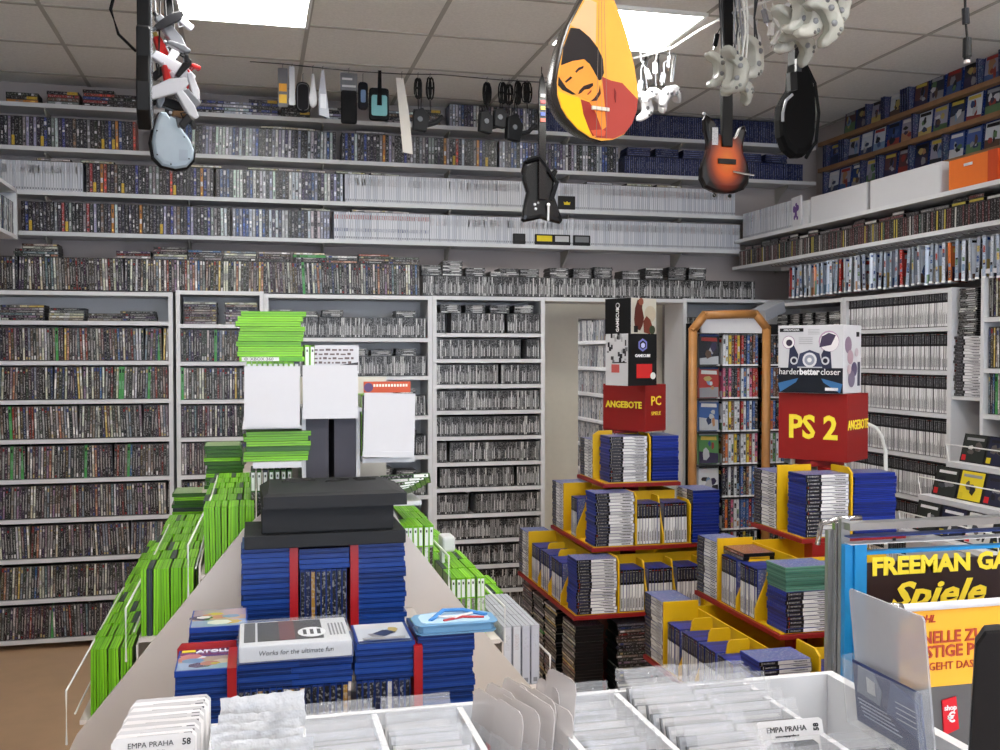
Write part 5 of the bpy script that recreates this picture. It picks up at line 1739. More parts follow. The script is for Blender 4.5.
# corner tubes of the rear frame
a = at(833, 528, Y=YG + .05)
build('corner_bend', Geo().tube([(a.x - .012, YG + .1, a.z - .05), (a.x - .008, YG + .09, a.z + .005), (a.x + .03, YG + .06, a.z + .02), (a.x + .08, YG + .05, a.z + .022)], .007, 8), CHROME, sg, smooth=True)
build('foot', Geo().box(1.36, 2.3, YG - .08, YG + .2, 0, .02), ALU, sg)

YD = 1.86
ds = thing('poster_stand', 'orange yellow poster with red lettering in a silver rail beside the brochure holder', 'poster', (1.6, YD, .816))
a, b = at(896, 612, Y=YD), at(1000, 598, Y=YD)
build('top_rail', Geo().box(a.x, 2.0, YD - .012, YD + .012, a.z, b.z), PAPER, ds, bevel=.006)
build('rail_end', Geo().tube([(a.x - .016, YD - .0, (a.z + b.z) / 2), (a.x + .012, YD, (a.z + b.z) / 2)], .013, 10).tube([(a.x + .0, YD - .02, (a.z + b.z) / 2 - .01), (a.x + .02, YD - .02, (a.z + b.z) / 2 - .01)], .007, 8), CHROME, ds, smooth=True)
OR = material('orange_yellow_poster', (244, 176, 44), .5)
GY = material('grey_brown_print', (86, 84, 84), .5)
DR = material('brownish_red_lettering', (176, 60, 34), .5)
c = at(900, 690, Y=YD)
build('poster_sheet', Geo().box(a.x + .01, 1.98, YD, YD + .003, c.z, a.z), OR, ds)
build('poster_foot', Geo().box(a.x + .01, 1.98, YD, YD + .003, .83, c.z - .0005), GY, ds)
build('red_tag', Geo().prism([(at(943, 735, Y=YD).x, at(943, 735, Y=YD).z), (at(958, 728, Y=YD).x, at(958, 728, Y=YD).z), (at(955, 696, Y=YD).x, at(955, 696, Y=YD).z), (at(941, 700, Y=YD).x, at(941, 700, Y=YD).z)], YD - .004, YD - .001, 'y', (206, 26, 40)), COLM, ds)
for s, sz, px, py, m_, bo in (('DHL', .022, 917, 620, DR, .0006), ('SCHNELLE ZUSTELLUNG', .036, 893, 641, DR, .0008), ('GÜNSTIGE PREISE', .036, 893, 655.5, DR, .0008), ('SO GEHT DAS', .024, 913, 668.5, DR, 0)):
    q = at(px, py, Y=YD)
    text('lettering', s, sz, (q.x, YD - .002, q.z), m_, ds, align='LEFT', bold=bo, shear=.3 if s == 'DHL' else 0)
q = at(949, 707, Y=YD)
text('lettering', 'shop', .016, (q.x, YD - .005, q.z), WT, ds, bold=.0003)
q = at(950, 717, Y=YD)
text('lettering', '€', .03, (q.x, YD - .005, q.z), WT, ds, bold=.0006)

# brochure holder
hd = thing('brochure_holder', 'clear acrylic brochure holder with a dark blue leaflet on the tray edge', 'brochure holder', (1.135, 1.585, .994), -PI / 2)
hd.rotation_euler = (R(6), 0, -PI / 2)
SMK = material('smoky_acrylic', (196, 198, 204), .12, alpha=.62, spec=.8)
build('back_sheet', Geo().prism([(-.11, 0), (.11, 0), (.11, .25), (.105, .256), (-.105, .256), (-.11, .25)], 0, .004, 'y'), SMK, hd)
build('front_pocket', Geo().prism([(-.11, 0), (.11, 0), (.11, .13), (-.11, .125)], -.03, -.027, 'y').box(-.11, -.107, -.0265, -.0005, 0, .13).box(.107, .11, -.0265, -.0005, 0, .13), CLEAR, hd)
build('foot', Geo().box(-.11, .11, -.0265, .04, -.003, -.0003), CLEAR, hd)
lf = thing('leaflet', 'dark blue leaflet with a car photo in the acrylic holder', 'leaflet', (1.135, 1.585, .997), -PI / 2)
lf.rotation_euler = (R(6), 0, -PI / 2)
build('sheet', Geo().box(-.10, .10, -.012, -.008, 0, .118, (44, 58, 108)), COLM, lf)
g = Geo()
g.prism([(-.09, .06), (-.02, .055), (-.01, .085), (-.03, .112), (-.08, .114)], -.0135, -.0122, 'y', (120, 128, 150))
g.prism([(-.055, .07), (-.03, .07), (-.03, .095), (-.055, .10)], -.0145, -.0136, 'y', (196, 200, 208))
for k in range(5):
    g.box(-.09 + k * .004, -.0 + k * .01, -.0135, -.0122, .046 - k * .007, .048 - k * .007, (170, 178, 206))
g.prism([(.0, .05), (.095, .03), (.095, .10), (.02, .112)], -.0135, -.0122, 'y', (74, 88, 134))
for k in range(4):
    g.box(.03, .085, -.0145, -.0136, .05 + k * .01, .0515 + k * .01, (190, 196, 214))
build('print', g, COLM, lf)

# monitor
mn = thing('monitor', 'black back of a flat monitor at the right picture edge', 'monitor', (.98, .98, .816), 0)
mn.rotation_euler = (0, 0, R(-38))
mn.location = (.978, .93, .816)
build('casing', Geo().pillow([(-.11 + (-.01 if z_ < .3 else 0), z_) if False else (x_, z_) for x_, z_ in ((-.185, .10), (.20, .10), (.20, .54), (.19, .555), (-.14, .555), (-.155, .552), (-.165, .535))], .035, prof=((-.5, .985), (-.4, 1), (.4, 1), (.5, .97))), BLACK, mn)
build('stand_neck', Geo().box(-.03, .03, .02, .05, .012, .2), BLACK, mn)
build('stand_foot', Geo().box(-.12, .12, -.07, .1, 0, .011), BLACK, mn, bevel=.004)
build('screen', Geo().box(-.14, .18, .0176, .0186, .13, .55, (30, 32, 40)), COLM, mn)

# ------------------------------------------------------------------ things hanging from the ceiling
# accessory wire along the back
wr = thing('hanging_wire', 'thin wire strung under the ceiling carrying small accessories', 'wire', (1.0, 5.9, 3.3))
YW = 5.85
wp = [at(250, 60, Y=YW), at(278, 63, Y=YW), at(350, 71, Y=YW), at(400, 74, Y=YW), at(440, 74, Y=YW), at(500, 80, Y=YW), at(535, 82, Y=YW), at(565, 74, Y=YW)]
for q in wp:
    q.z = min(q.z, 3.343)
build('wire', Geo().tube(wp, .003, 5, (60, 60, 62)), COLM, wr)


def hang(name, label, cat, px, ytop, ybot, wpx, Y=YW, ywire=None, group='small accessories on the ceiling wire'):
    a, b = at(px, ytop, Y=Y), at(px, ybot, Y=Y)
    s = at(px + wpx / 2, ytop, Y=Y).x - at(px - wpx / 2, ytop, Y=Y).x
    t_ = thing(name, label, cat, (b.x, Y, b.z), 0, group)
    h = a.z - b.z
    top = min(3.343, at(px, ywire if ywire is not None else ytop - 8, Y=Y).z) - b.z
    build('hook', Geo().tube([(0, 0, h * .98), (0, 0, top), (.004, 0, top + .003)], .0018, 4, (90, 90, 92)), COLM, t_)
    return t_, s, h


def rr(w, h, r, z0=0.0):
    o = []
    for cx, cz, a0 in ((w / 2 - r, z0 + r, -90), (w / 2 - r, z0 + h - r, 0), (-w / 2 + r, z0 + h - r, 90), (-w / 2 + r, z0 + r, 180)):
        for k in range(4):
            a = R(a0 + k * 30)
            o.append((cx + r * math.cos(a), cz + r * math.sin(a)))
    return o


t_, s, h = hang('accessory_pack', 'long narrow blister pack with yellow labels hanging at the left end of the ceiling wire', 'accessory pack', 283, 68, 107, 10)
build('card', Geo().prism(rr(s, h, .008), 0, .004, 'y', (96, 96, 100)), COLM, t_)
build('label', Geo().box(-s * .38, s * .38, -.003, -.0005, h * .1, h * .32, (214, 170, 50)).box(-s * .38, s * .38, -.003, -.0005, h * .4, h * .6, (214, 150, 40)), COLM, t_)
t_, s, h = hang('accessory_pack', 'thin silver blister pack hanging beside the yellow-labelled one', 'accessory pack', 292, 66, 105, 6)
build('card', Geo().prism(rr(s, h, .006), 0, .012, 'y', (186, 190, 196)), SHINY, t_)
t_, s, h = hang('pouch', 'black oval zip pouch hanging third on the ceiling wire', 'pouch', 303, 82, 113, 14)
build('body', Geo().pillow(rr(s, h, s * .4), .03, (22, 22, 26)), CLOTH, t_)
build('zip', Geo().tube([(x, -.016, z) for x, z in rr(s * .8, h * .85, s * .3, h * .07)], .0015, 4, (120, 120, 124)), COLM, t_)
t_, s, h = hang('hanging_mouse', 'white teardrop shaped controller hanging on the ceiling wire', 'controller', 313, 74, 108, 9)
build('body', Geo().pillow([(0, 0), (s * .4, h * .08), (s * .5, h * .25), (s * .3, h * .6), (s * .12, h), (-s * .12, h), (-s * .3, h * .6), (-s * .5, h * .25), (-s * .4, h * .08)], .03, (206, 208, 212)), SHINY, t_, smooth=True)
t_, s, h = hang('accessory_pack', 'clear pack with white contents hanging tilted on the ceiling wire', 'accessory pack', 323, 70, 118, 11)
build('card', Geo().prism([(-s * .1, h), (s * .1, h), (s * .6, 0), (-s * .35, h * .06), (-s * .4, h * .5)], 0, .01, 'y', (190, 194, 204)), SHINY, t_)
build('label', Geo().box(-s * .25, s * .3, -.004, -.0005, h * .2, h * .5, (236, 238, 244)), COLM, t_)
t_, s, h = hang('pouch', 'black pouch with grey printed header card on the ceiling wire', 'pouch', 349, 73, 124, 17)
build('body', Geo().pillow(rr(s * .95, h * .66, .012), .025, (20, 20, 22)), CLOTH, t_)
build('header_card', Geo().box(-s / 2, s / 2, -.002, .002, h * .64, h, (104, 106, 110)).box(-s * .4, s * .4, -.004, -.0022, h * .72, h * .76, (190, 190, 192)).box(-s * .4, s * .2, -.004, -.0022, h * .86, h * .9, (190, 190, 192)), COLM, t_)
t_, s, h = hang('pouch', 'small black pouch with a blue grey window on the ceiling wire', 'pouch', 363, 82, 110, 10)
build('body', Geo().pillow(rr(s, h, s * .35), .025, (24, 24, 30)), CLOTH, t_)
build('window', Geo().prism(rr(s * .5, h * .45, .008, h * .25), -.016, -.0128, 'y', (96, 118, 150)), SHINY, t_)
t_, s, h = hang('pouch', 'black and teal sling pouch hanging on the ceiling wire', 'pouch', 379, 88, 121, 20)
build('body', Geo().pillow(rr(s, h, .018), .03, (22, 24, 26)), CLOTH, t_)
build('panel', Geo().prism(rr(s * .78, h * .62, .012, h * .14), -.019, -.0155, 'y', (110, 164, 168)), COLM, t_)
build('strap', Geo().prism([(-s * .12, h * .45), (s * .12, h * .45), (s * .1, h * 1.5), (-s * .06, h * 1.5)], -.024, -.0195, 'y', (16, 16, 18)), CLOTH, t_)
t_, s, h = hang('long_card', 'long narrow white cardboard strip hanging tilted on the ceiling wire', 'card', 402, 78, 152, 10)
build('sheet', Geo().prism([(s * .1, 0), (s * 1.1, -.01), (s * .7, h * .55), (s * .15, h), (-s * .6, h)], 0, .006, 'y', (214, 210, 202)), COLM, t_)
for px, yt, yb, w_ in ((418, 78, 99, 6), (430, 77, 100, 6), (487, 82, 105, 8), (502, 82, 104, 7), (509, 84, 105, 6), (517, 81, 105, 6), (527, 82, 103, 8)):
    t_, s, h = hang('cable_bundle', 'black coiled cable hanging from the ceiling wire %s' % ('above the small black camera' if px < 440 else 'left of the black hanging guitar'), 'cable', px, yt, yb, w_, group='coiled cables on the ceiling wire')
    g = Geo()
    for q in range(5):
        o = random.uniform(-.3, .3) * s
        g.tube([(o + s * .42 * math.cos(k * PI / 6) * (1 if q % 2 else .7), random.uniform(-.006, .006), h / 2 + h * .48 * math.sin(k * PI / 6)) for k in range(13)], .0045, 5, (14, 14, 15))
    g.tube([(-s * .4, -.01, h * .5), (s * .4, -.01, h * .5)], .007, 5, (14, 14, 15))
    g.tube([(0, 0, 0), (s * .1, 0, -h * .5)], .003, 5, (14, 14, 15))
    build('coil', g, COLM, t_)
for px, py, sc, lb in ((421, 120, 1.0, 'small black camera sensor hanging below the left coiled cables'), (486, 122, 1.0, 'small black camera sensor hanging left of the black guitar neck'), (500, 118, .9, 'grey strip sensor hanging between the cameras'),
                       (514, 128, 1.2, 'angled black camera bracket hanging beside the black guitar neck')):
    q = at(px, py, Y=YW)
    t_ = thing('camera_sensor', lb, 'camera', (q.x, YW, q.z), random.uniform(-.5, .5), 'hanging sensors')
    build('body', Geo().prism([(-.05 * sc, -.06 * sc), (.03 * sc, -.07 * sc), (.05 * sc, .02), (.01, .07 * sc), (-.045 * sc, .05 * sc)], -.02, .02, 'y', (26, 27, 30)), COLM, t_, bevel=.006)
    build('arm', Geo().tube([(.03, 0, -.03), (.09 * sc, .0, -.01), (.13 * sc, 0, .03 * sc)], .014, 8, (34, 35, 38)), COLM, t_)
    build('lens', Geo().tube([(-.01, -.021, 0), (-.01, -.028, 0)], .016, 10, (120, 124, 130)), SHINY, t_)
    build('cable', Geo().tube([(0, 0, .06), (.005, 0, .17)], .003, 5, (14, 14, 15)), COLM, t_)

STRAT = [(0, 0), (.2, .01), (.38, .06), (.48, .16), (.5, .28), (.46, .40), (.38, .52), (.35, .62), (.38, .74), (.43, .86), (.40, .94), (.33, .92), (.27, .82), (.18, .75), (.09, .77), (0, .79), (-.09, .79), (-.17, .80), (-.22, .88), (-.28, 1.0), (-.38, 1.05), (-.44, .98), (-.42, .84), (-.37, .70), (-.37, .58),
         (-.42, .46), (-.49, .32), (-.5, .18), (-.42, .07), (-.22, .01)]


def burst_material():
    m = material('sunburst_finish', (200, 90, 20), .32, noise=.05, spec=.3)
    nt = m.node_tree
    b = nt.nodes['Principled BSDF']
    tc = nt.nodes.new('ShaderNodeTexCoord')
    mp = nt.nodes.new('ShaderNodeMapping')
    mp.inputs['Location'].default_value = (0, 0, -.15)
    mp2 = nt.nodes.new('ShaderNodeMapping')
    mp2.inputs['Scale'].default_value = (9.2, 0, 6.6)
    ln = nt.nodes.new('ShaderNodeVectorMath')
    ln.operation = 'LENGTH'
    cr_ = nt.nodes.new('ShaderNodeValToRGB')
    e = cr_.color_ramp.elements
    e[0].position = .0
    e[0].color = (*lin((224, 120, 30)), 1)
    e[1].position = .98
    e[1].color = (*lin((16, 10, 10)), 1)
    n = e.new(.45)
    n.color = (*lin((206, 88, 22)), 1)
    n = e.new(.75)
    n.color = (*lin((110, 36, 14)), 1)
    L = nt.links.new
    L(tc.outputs['Object'], mp.inputs['Vector'])
    L(mp.outputs['Vector'], mp2.inputs['Vector'])
    L(mp2.outputs['Vector'], ln.inputs[0])
    L(ln.outputs['Value'], cr_.inputs['Fac'])
    L(cr_.outputs['Color'], b.inputs['Base Color'])
    return m


BURST = burst_material()


def guitar(label, px, ybot, Y, w, h, rz, body_mat, col, neck_top, headstock=True, tilt=0.0):
    q = at(px, ybot, Y=Y)
    t_ = thing('guitar_controller', label, 'guitar controller', (q.x, Y, q.z), rz)
    t_.rotation_euler = (0, tilt, rz)
    build('body', Geo().pillow([(x * w, z * h) for x, z in STRAT], .045, col), body_mat, t_, smooth=False, bevel=0)
    nt_ = neck_top
    build('neck', Geo().box(-.026, .026, -.035, -.005, h * .62, nt_, (10, 9, 9)), COLM, t_, bevel=.004)
    return t_


ga = guitar('sunburst toy guitar controller with a black neck, hanging below the white controllers', 724, 194, 4.3, .258, .345, .03, BURST, (0, 0, 0), .92)
build('pick_slot', Geo().box(-.016, .016, -.030, -.0235, .215, .36, (10, 10, 12)), COLM, ga)
build('bridge', Geo().box(-.045, .045, -.032, -.0235, .135, .158, (12, 12, 14)), COLM, ga)
build('whammy_bar', Geo().tube([(.03, -.03, .10), (.09, -.04, .09), (.13, -.045, .085)], .005, 6), CHROME, ga)
build('printed_mark', Geo().box(-.075, -.045, -.0255, -.0235, .22, .30, (196, 196, 198), 0.5), CASE, ga)
build('strap_pin', Geo().ball((-.105, 0, .365), .009, (200, 200, 202)).ball((-.05, 0, -.008), .009, (20, 20, 20)).ball((.03, 0, -.008), .009, (20, 20, 20)), SHINY, ga)
build('horn_highlight', Geo().tube([(-.042, -.018, .278), (-.058, -.018, .274), (-.07, -.018, .285)], .0022, 6, (230, 230, 232)).tube([(.075, -.018, .268), (.09, -.018, .280), (.10, -.018, .30)], .0022, 6, (230, 230, 232)), SHINY, ga)  # pale lines put in as the highlight along the horn edges
build('hanging_cord', Geo().tube([(0, -.02, .92), (0, -.02, ZC - ga.location.z - .002)], .003, 5, (30, 30, 30)), COLM, ga)

# black v-shaped guitar in the middle
q = at(540, 221, Y=5.6)
gb = thing('guitar_controller', 'black angular toy guitar with coloured fret buttons hanging in front of the white cases', 'guitar controller', (q.x, 5.6, q.z), 0)
VB = [(-.115, .0), (-.10, -.012), (-.04, .0), (.0, .012), (.045, .0), (.12, -.015), (.135, .005), (.10, .10), (.075, .17), (.085, .25), (.105, .29), (.09, .31), (.06, .28), (.04, .36), (.0, .38), (-.05, .37), (-.10, .34), (-.115, .28), (-.105, .22), (-.085, .16), (-.10, .09)]
build('body', Geo().pillow(VB, .05, (14, 14, 16)), SHINY, gb)
build('neck', Geo().prism([(-.02, .12), (.024, .12), (.02, .72), (.012, .80), (.0, .84), (-.012, .81), (-.018, .74)], -.05, -.027, 'y', (18, 14, 15)), SHINY, gb)
g = Geo()
for k, c in enumerate(((60, 160, 70), (196, 40, 40), (226, 200, 50), (60, 90, 190), (226, 110, 90))):
    g.box(-.013, .015, -.058, -.0505, .70 - k * .035, .72 - k * .035, c if k else (230, 230, 232))
build('fret_buttons', g, SHINY, gb)
build('tremolo_arm', Geo().tube([(.04, -.03, .0), (.038, -.045, .06), (.036, -.05, .085)], .007, 6, (220, 220, 222)).ball((.036, -.05, .088), .011, (225, 225, 226)), SHINY, gb)
build('knob', Geo().ball((-.04, -.03, .09), .009, (200, 200, 204)).ball((-.035, -.03, .065), .009, (200, 200, 204)).ball((-.02, -.03, .10), .007, (170, 170, 174)), SHINY, gb)
build('strap', Geo().tube([(-.09, -.04, .34), (-.02, -.05, .36), (.03, -.045, .30), (.09, -.04, .22), (.06, -.03, .12)], .014, 4, (30, 31, 34)), CLOTH, gb)
build('hanging_cord', Geo().tube([(0, -.03, .84), (0, -.03, ZC - q.z - .002)], .003, 5, (20, 20, 20)), COLM, gb)

# black guitar seen from its back, at the right
q = at(795, 159, Y=4.3)
gc = thing('guitar_controller', 'plain black guitar hanging back-side out next to the right wall ledges', 'guitar controller', (q.x, 4.3, q.z), .15)
BK = [(-.02, 0), (.03, .005), (.075, .04), (.095, .12), (.10, .22), (.095, .32), (.075, .40), (.05, .46), (.02, .49), (-.02, .49), (-.03, .42), (-.04, .33), (-.07, .29), (-.10, .24), (-.108, .17), (-.10, .09), (-.07, .03)]
build('body', Geo().pillow(BK, .075, (6, 6, 7)), CLOTH, gc)
build('neck_heel', Geo().prism([(-.03, .44), (.035, .44), (.02, .92), (-.02, .92)], -.03, .02, 'y', (16, 16, 18)), COLM, gc)
build('battery_door', Geo().prism([(-.075, .30), (-.035, .31), (-.04, .39), (-.08, .385)], -.06, -.03, 'y', (24, 24, 26)), COLM, gc)
build('edge_trim', Geo().tube([(-.05, -.04, .29), (-.085, -.04, .26), (-.104, -.04, .20), (-.104, -.04, .16)], .007, 6, (170, 172, 176)), SHINY, gc)
build('strap', Geo().tube([(.05, .0, .47), (.09, -.03, .36), (.105, -.04, .22), (.09, -.04, .08), (.03, -.04, .0)], .010, 4, (22, 22, 24)), CLOTH, gc)
build('small_switch', Geo().box(-.03, -.0, -.045, -.031, .40, .46, (70, 72, 76)), SHINY, gc)

# silver guitar and toy guns at the left
q = at(171, 169, Y=4.9)
gd = thing('guitar_controller', 'silver backed toy guitar hanging below the white and red toy guns', 'guitar controller', (q.x, 4.9, q.z), .1)
SB = [(.02, 0), (.07, .012), (.10, .05), (.105, .09), (.085, .14), (.055, .18), (.04, .22), (.045, .255), (.02, .262), (-.005, .24), (-.02, .26), (-.045, .262), (-.06, .235), (-.075, .18), (-.085, .12), (-.075, .05), (-.04, .012)]
build('back_plate', Geo().pillow(SB, .03, (152, 166, 178)), SHINY, gd)
build('front_shell', Geo().pillow([(x * 1.12 - .004, z * 1.04 - .006) for x, z in SB], .04, (16, 16, 18), M=Tm((0, .036, 0))), COLM, gd)
g = Geo()
for x, z in ((-.06, .06), (.0, .02), (.08, .05), (-.06, .17), (.03, .22), (.06, .15)):
    g.ball((x, -.014, z), .004, (60, 62, 66), 6)
build('screws', g, COLM, gd)
build('battery_cover', Geo().box(.035, .075, -.0168, -.0152, .04, .09, (140, 152, 164)), COLM, gd)
build('neck', Geo().box(-.025, .02, .02, .045, .25, 1.0, (18, 18, 20)), COLM, gd)
qn = at(144, 130, Y=4.66)
ge = thing('guitar_controller', 'slim black guitar seen edge-on at the left of the toy cluster', 'guitar controller', (qn.x, 4.66, qn.z), 1.62)
EB = [(0, 0), (.10, .04), (.13, .13), (.10, .24), (.09, .32), (.11, .42), (.05, .40), (.03, .38), (.03, .85), (-.03, .85), (-.03, .38), (-.06, .44), (-.10, .42), (-.09, .30), (-.13, .18), (-.12, .06)]
build('body', Geo().prism(EB, -.03, .025, 'y', (14, 14, 16)), COLM, ge, bevel=.006)
build('silver_edge', Geo().prism([(x * .97, z * .97 + .005) for x, z in EB], -.036, -.0305, 'y', (120, 124, 130)), SHINY, ge)
build('strap', Geo().tube([(-.06, .03, .7), (-.05, .10, .62), (-.04, .13, .5), (-.03, .10, .40), (0, .03, .34)], .007, 4, (18, 18, 20)), CLOTH, ge)


def toygun(label, px, py, Y, sc, rot, cols):
    q = at(px, py, Y=Y)
    t_ = thing('toy_gun', label, 'toy gun', (q.x, Y, q.z), 0, 'toy guns of the hanging cluster')
    t_.rotation_euler = (0, rot, .3)
    s = sc
    build('body', Geo().prism([(-.11 * s, .0), (.06 * s, -.005 * s), (.10 * s, .015 * s), (.10 * s, .045 * s), (.03 * s, .06 * s), (-.05 * s, .05 * s), (-.11 * s, .04 * s)], -.018, .018, 'y', cols[0]), SHINY, t_, bevel=.006)
    build('grip', Geo().prism([(.045 * s, -.005 * s), (.09 * s, .0), (.12 * s, -.075 * s), (.08 * s, -.09 * s)], -.014, .014, 'y', cols[1]), SHINY, t_, bevel=.006)
    build('trigger_guard', Geo().tube([(.04 * s, 0, -.005), (.03 * s, 0, -.035 * s), (.06 * s, 0, -.04 * s)], .004, 6, cols[1]), SHINY, t_)
    build('muzzle', Geo().tube([(-.11 * s, 0, .022 * s), (-.135 * s, 0, .022 * s)], .012 * s, 8, cols[2]), SHINY, t_)
    return t_


WHT, RD, DK, GR = (190, 190, 196), (176, 34, 34), (26, 26, 30), (110, 112, 118)
for args in (('white toy gun with a red grip, in the middle of the hanging cluster', 172, 72, 4.75, .95, .5, (WHT, RD, DK)),
             ('long white toy gun lying slanted above the silver guitar', 168, 95, 4.7, 1.05, -.42, (WHT, GR, DK)),
             ('red and grey toy gun high in the hanging cluster', 160, 57, 4.8, .8, 1.2, (RD, DK, (190, 170, 90))),
             ('grey toy gun with white trim below the lamp corner', 168, 38, 4.78, .9, .9, (GR, WHT, DK)),
             ('black and white toy gun at the top of the hanging cluster', 172, 24, 4.75, .7, -.6, (DK, WHT, GR)),
             ('white toy gun with a small red tip just above the silver guitar', 183, 106, 4.72, .75, 1.0, (WHT, DK, RD)),
             ('black toy gun hanging nearest the silver guitar neck', 167, 108, 4.8, .8, .2, (DK, GR, WHT)),
             ('tan and white toy gun at the right rim of the cluster', 190, 88, 4.76, .6, 1.3, (WHT, (150, 120, 84), RD))):
    toygun(*args)
for k in range(6):
    toygun('small %s toy gun tucked into the hanging cluster' % ('grey', 'red', 'black', 'white', 'silver', 'brown')[k], (178, 164, 186, 176, 158, 184)[k], (50, 78, 70, 84, 96, 118)[k], 4.68 + .02 * k, .5, (.3, 1.4, -.9, .9, 1.8, .1)[k], ((GR, DK, WHT), (RD, DK, WHT), (DK, RD, GR), (WHT, GR, RD), ((150, 156, 164), DK, GR), ((120, 90, 60), DK, WHT))[k])
tcr = thing('cord_bunch', 'black and pale cords carrying the toy gun cluster from the ceiling', 'cord', (at(160, 0, Y=4.8).x, 4.8, 3.3))
for px, dy in ((150, 0), (155, .02), (160, -.02), (165, .0), (172, .02)):
    a, b = at(px, 0, Y=4.8 + dy), at(px + random.uniform(-2, 6), 75, Y=4.8 + dy)
    build('cord', Geo().tube([(a.x, a.y, ZC - .002), a, b], .004, 5, random.choice(((30, 30, 32), (196, 198, 202), (120, 122, 126)))), COLM, tcr)

# painted lute
YLu = 2.47
sL = .00260
lu_ = at(598, 142, Y=YLu)
lt_ = thing('painted_lute', 'lute with an orange painted soundboard showing a moustached man in a red jacket', 'lute', (lu_.x, YLu, lu_.z), 0)
lt_.rotation_euler = (0, 0, R(13))
lt_.scale = (1.05, 1, 1)


def U(u, v):
    return ((500 + u / 3.948 - 598) * sL, (142 - v / 3.948) * sL)


face_pts = [U(*p) for p in ((385, -110), (330, 0), (297, 60), (265, 120), (238, 200), (215, 300), (208, 350), (210, 400), (225, 445), (250, 480), (295, 520), (350, 547), (400, 555), (450, 546), (500, 520), (535, 475), (557, 420), (563, 370), (560, 320), (545, 240), (520, 150), (490, 70), (455, 0), (405, -110))]
cxl = sum(p[0] for p in face_pts) / len(face_pts)
rings_ = []
for dpt, sc_ in ((0, 1.0), (.03, 1.0), (.07, .93), (.10, .78), (.125, .52), (.135, .2)):
    rings_.append([Vector((cxl + (x - cxl) * sc_ - dpt * .0, dpt, .20 + (z - .20) * sc_)) for x, z in face_pts])
BOWL = material('dark_ribbed_bowl', (52, 46, 44), .25, noise=.4, scale=18)
build('bowl', Geo().rings(rings_[::-1], (50, 46, 44)), BOWL, lt_, smooth=True)
build('soundboard', Geo().prism(face_pts, -.004, -.0005, 'y', (250, 176, 66)), PAINT, lt_)
art = Geo()
n_ = [0]


def paint(pts, col):
    n_[0] += 1
    art.prism([U(*p) for p in pts], -.0045 - n_[0] * .00015, -.0041, 'y', col)


paint([(210, 385), (250, 395), (300, 400), (330, 470), (352, 545), (295, 520), (250, 480), (225, 445)], (252, 196, 18))
paint([(262, 125), (330, 10), (375, 20), (372, 180), (320, 140), (290, 133)], (250, 190, 140))  # pinkish patch is a light reflection put into the picture's colour
paint([(400, 305), (440, 315), (490, 318), (530, 350), (562, 375), (557, 420), (535, 475), (500, 518), (450, 543), (370, 546), (395, 510), (415, 430), (405, 350)], (168, 62, 52))
paint([(308, 405), (345, 412), (372, 450), (400, 500), (410, 520), (360, 542), (340, 510), (318, 460)], (158, 48, 36))
paint([(345, 405), (385, 395), (402, 330), (412, 420), (418, 500), (400, 515), (372, 450)], (246, 146, 52))
paint([(222, 285), (268, 262), (320, 245), (352, 275), (385, 320), (392, 365), (375, 400), (335, 403), (290, 390), (245, 372), (214, 330)], (250, 158, 60))
paint([(262, 135), (300, 133), (345, 160), (380, 195), (403, 235), (408, 290), (395, 318), (385, 322), (362, 285), (345, 262), (320, 248), (270, 262), (222, 285), (232, 215)], (26, 18, 20))
paint([(212, 330), (245, 368), (285, 388), (272, 391), (228, 378), (210, 362)], (26, 18, 20))
paint([(390, 340), (394, 372), (376, 402), (348, 408), (366, 392), (384, 366)], (60, 22, 20))
paint([(294, 388), (300, 372), (318, 352), (345, 340), (358, 335), (360, 345), (344, 360), (322, 366), (308, 380)], (40, 18, 16))
paint([(333, 382), (352, 362), (352, 370), (338, 384)], (150, 50, 30))
paint([(238, 344), (262, 322), (270, 326), (252, 342), (242, 350)], (40, 20, 18))
paint([(282, 300), (296, 284), (318, 274), (316, 284), (298, 294), (286, 306)], (40, 20, 18))
paint([(455, 345), (462, 360), (460, 400), (454, 375)], (120, 30, 30))
paint([(350, 520), (400, 512), (415, 518), (410, 536), (362, 540)], (214, 90, 56))
build('picture_with_glare', art, PAINT, lt_)
b0, b1_ = U(350, 430), U(425, 437)
build('bridge', Geo().box(b0[0], b1_[0], -.014, -.0078, b1_[1] - .002, b0[1] + .002, (226, 220, 206)), COLM, lt_)
g = Geo()
for k in range(3):
    x = U(368 + k * 22, 0)[0]
    g.tube([(x, -.013, U(0, 548)[1]), (x, -.015, U(0, 432)[1]), (U(380 + k * 8, 0)[0], -.014, U(0, -110)[1])], .0006, 4, (120, 110, 100))
build('strings', g, COLM, lt_)
nb = U(385, -100)
build('neck', Geo().box(U(384, 0)[0], U(408, 0)[0], -.008, .02, U(0, -100)[1], .95, (60, 36, 24)), COLM, lt_)
build('hanging_cord', Geo().tube([(U(396, 0)[0], 0, .95), (U(396, 0)[0], 0, ZC - lu_.z - .002)], .003, 5, (30, 30, 30)), COLM, lt_)

# rope with white controllers
rp = [at(563, 76, Y=5.6), at(600, 67, Y=5.4), at(650, 54, Y=5.1), at(672, 48, Y=4.95), at(700, 30, Y=4.6), at(730, 14, Y=4.3), at(765, 2, Y=3.95), at(800, -10, Y=3.7), at(850, -24, Y=3.5)]
for q in rp:
    q.z = min(q.z, 3.342)
rope = thing('hanging_rope', 'white twisted rope strung under the ceiling carrying the white controllers', 'rope', tuple(rp[0]))
build('rope', Geo().tube(rp, .007, 7, (222, 222, 222)), COLM, rope)

PADO = [(0, .02), (.03, .022), (.055, .01), (.07, -.02), (.078, -.055), (.07, -.075), (.055, -.07), (.04, -.04), (.02, -.03), (0, -.03), (-.02, -.03), (-.04, -.04), (-.055, -.07), (-.07, -.075), (-.078, -.055), (-.07, -.02), (-.055, .01), (-.03, .022)]
PADC = {}


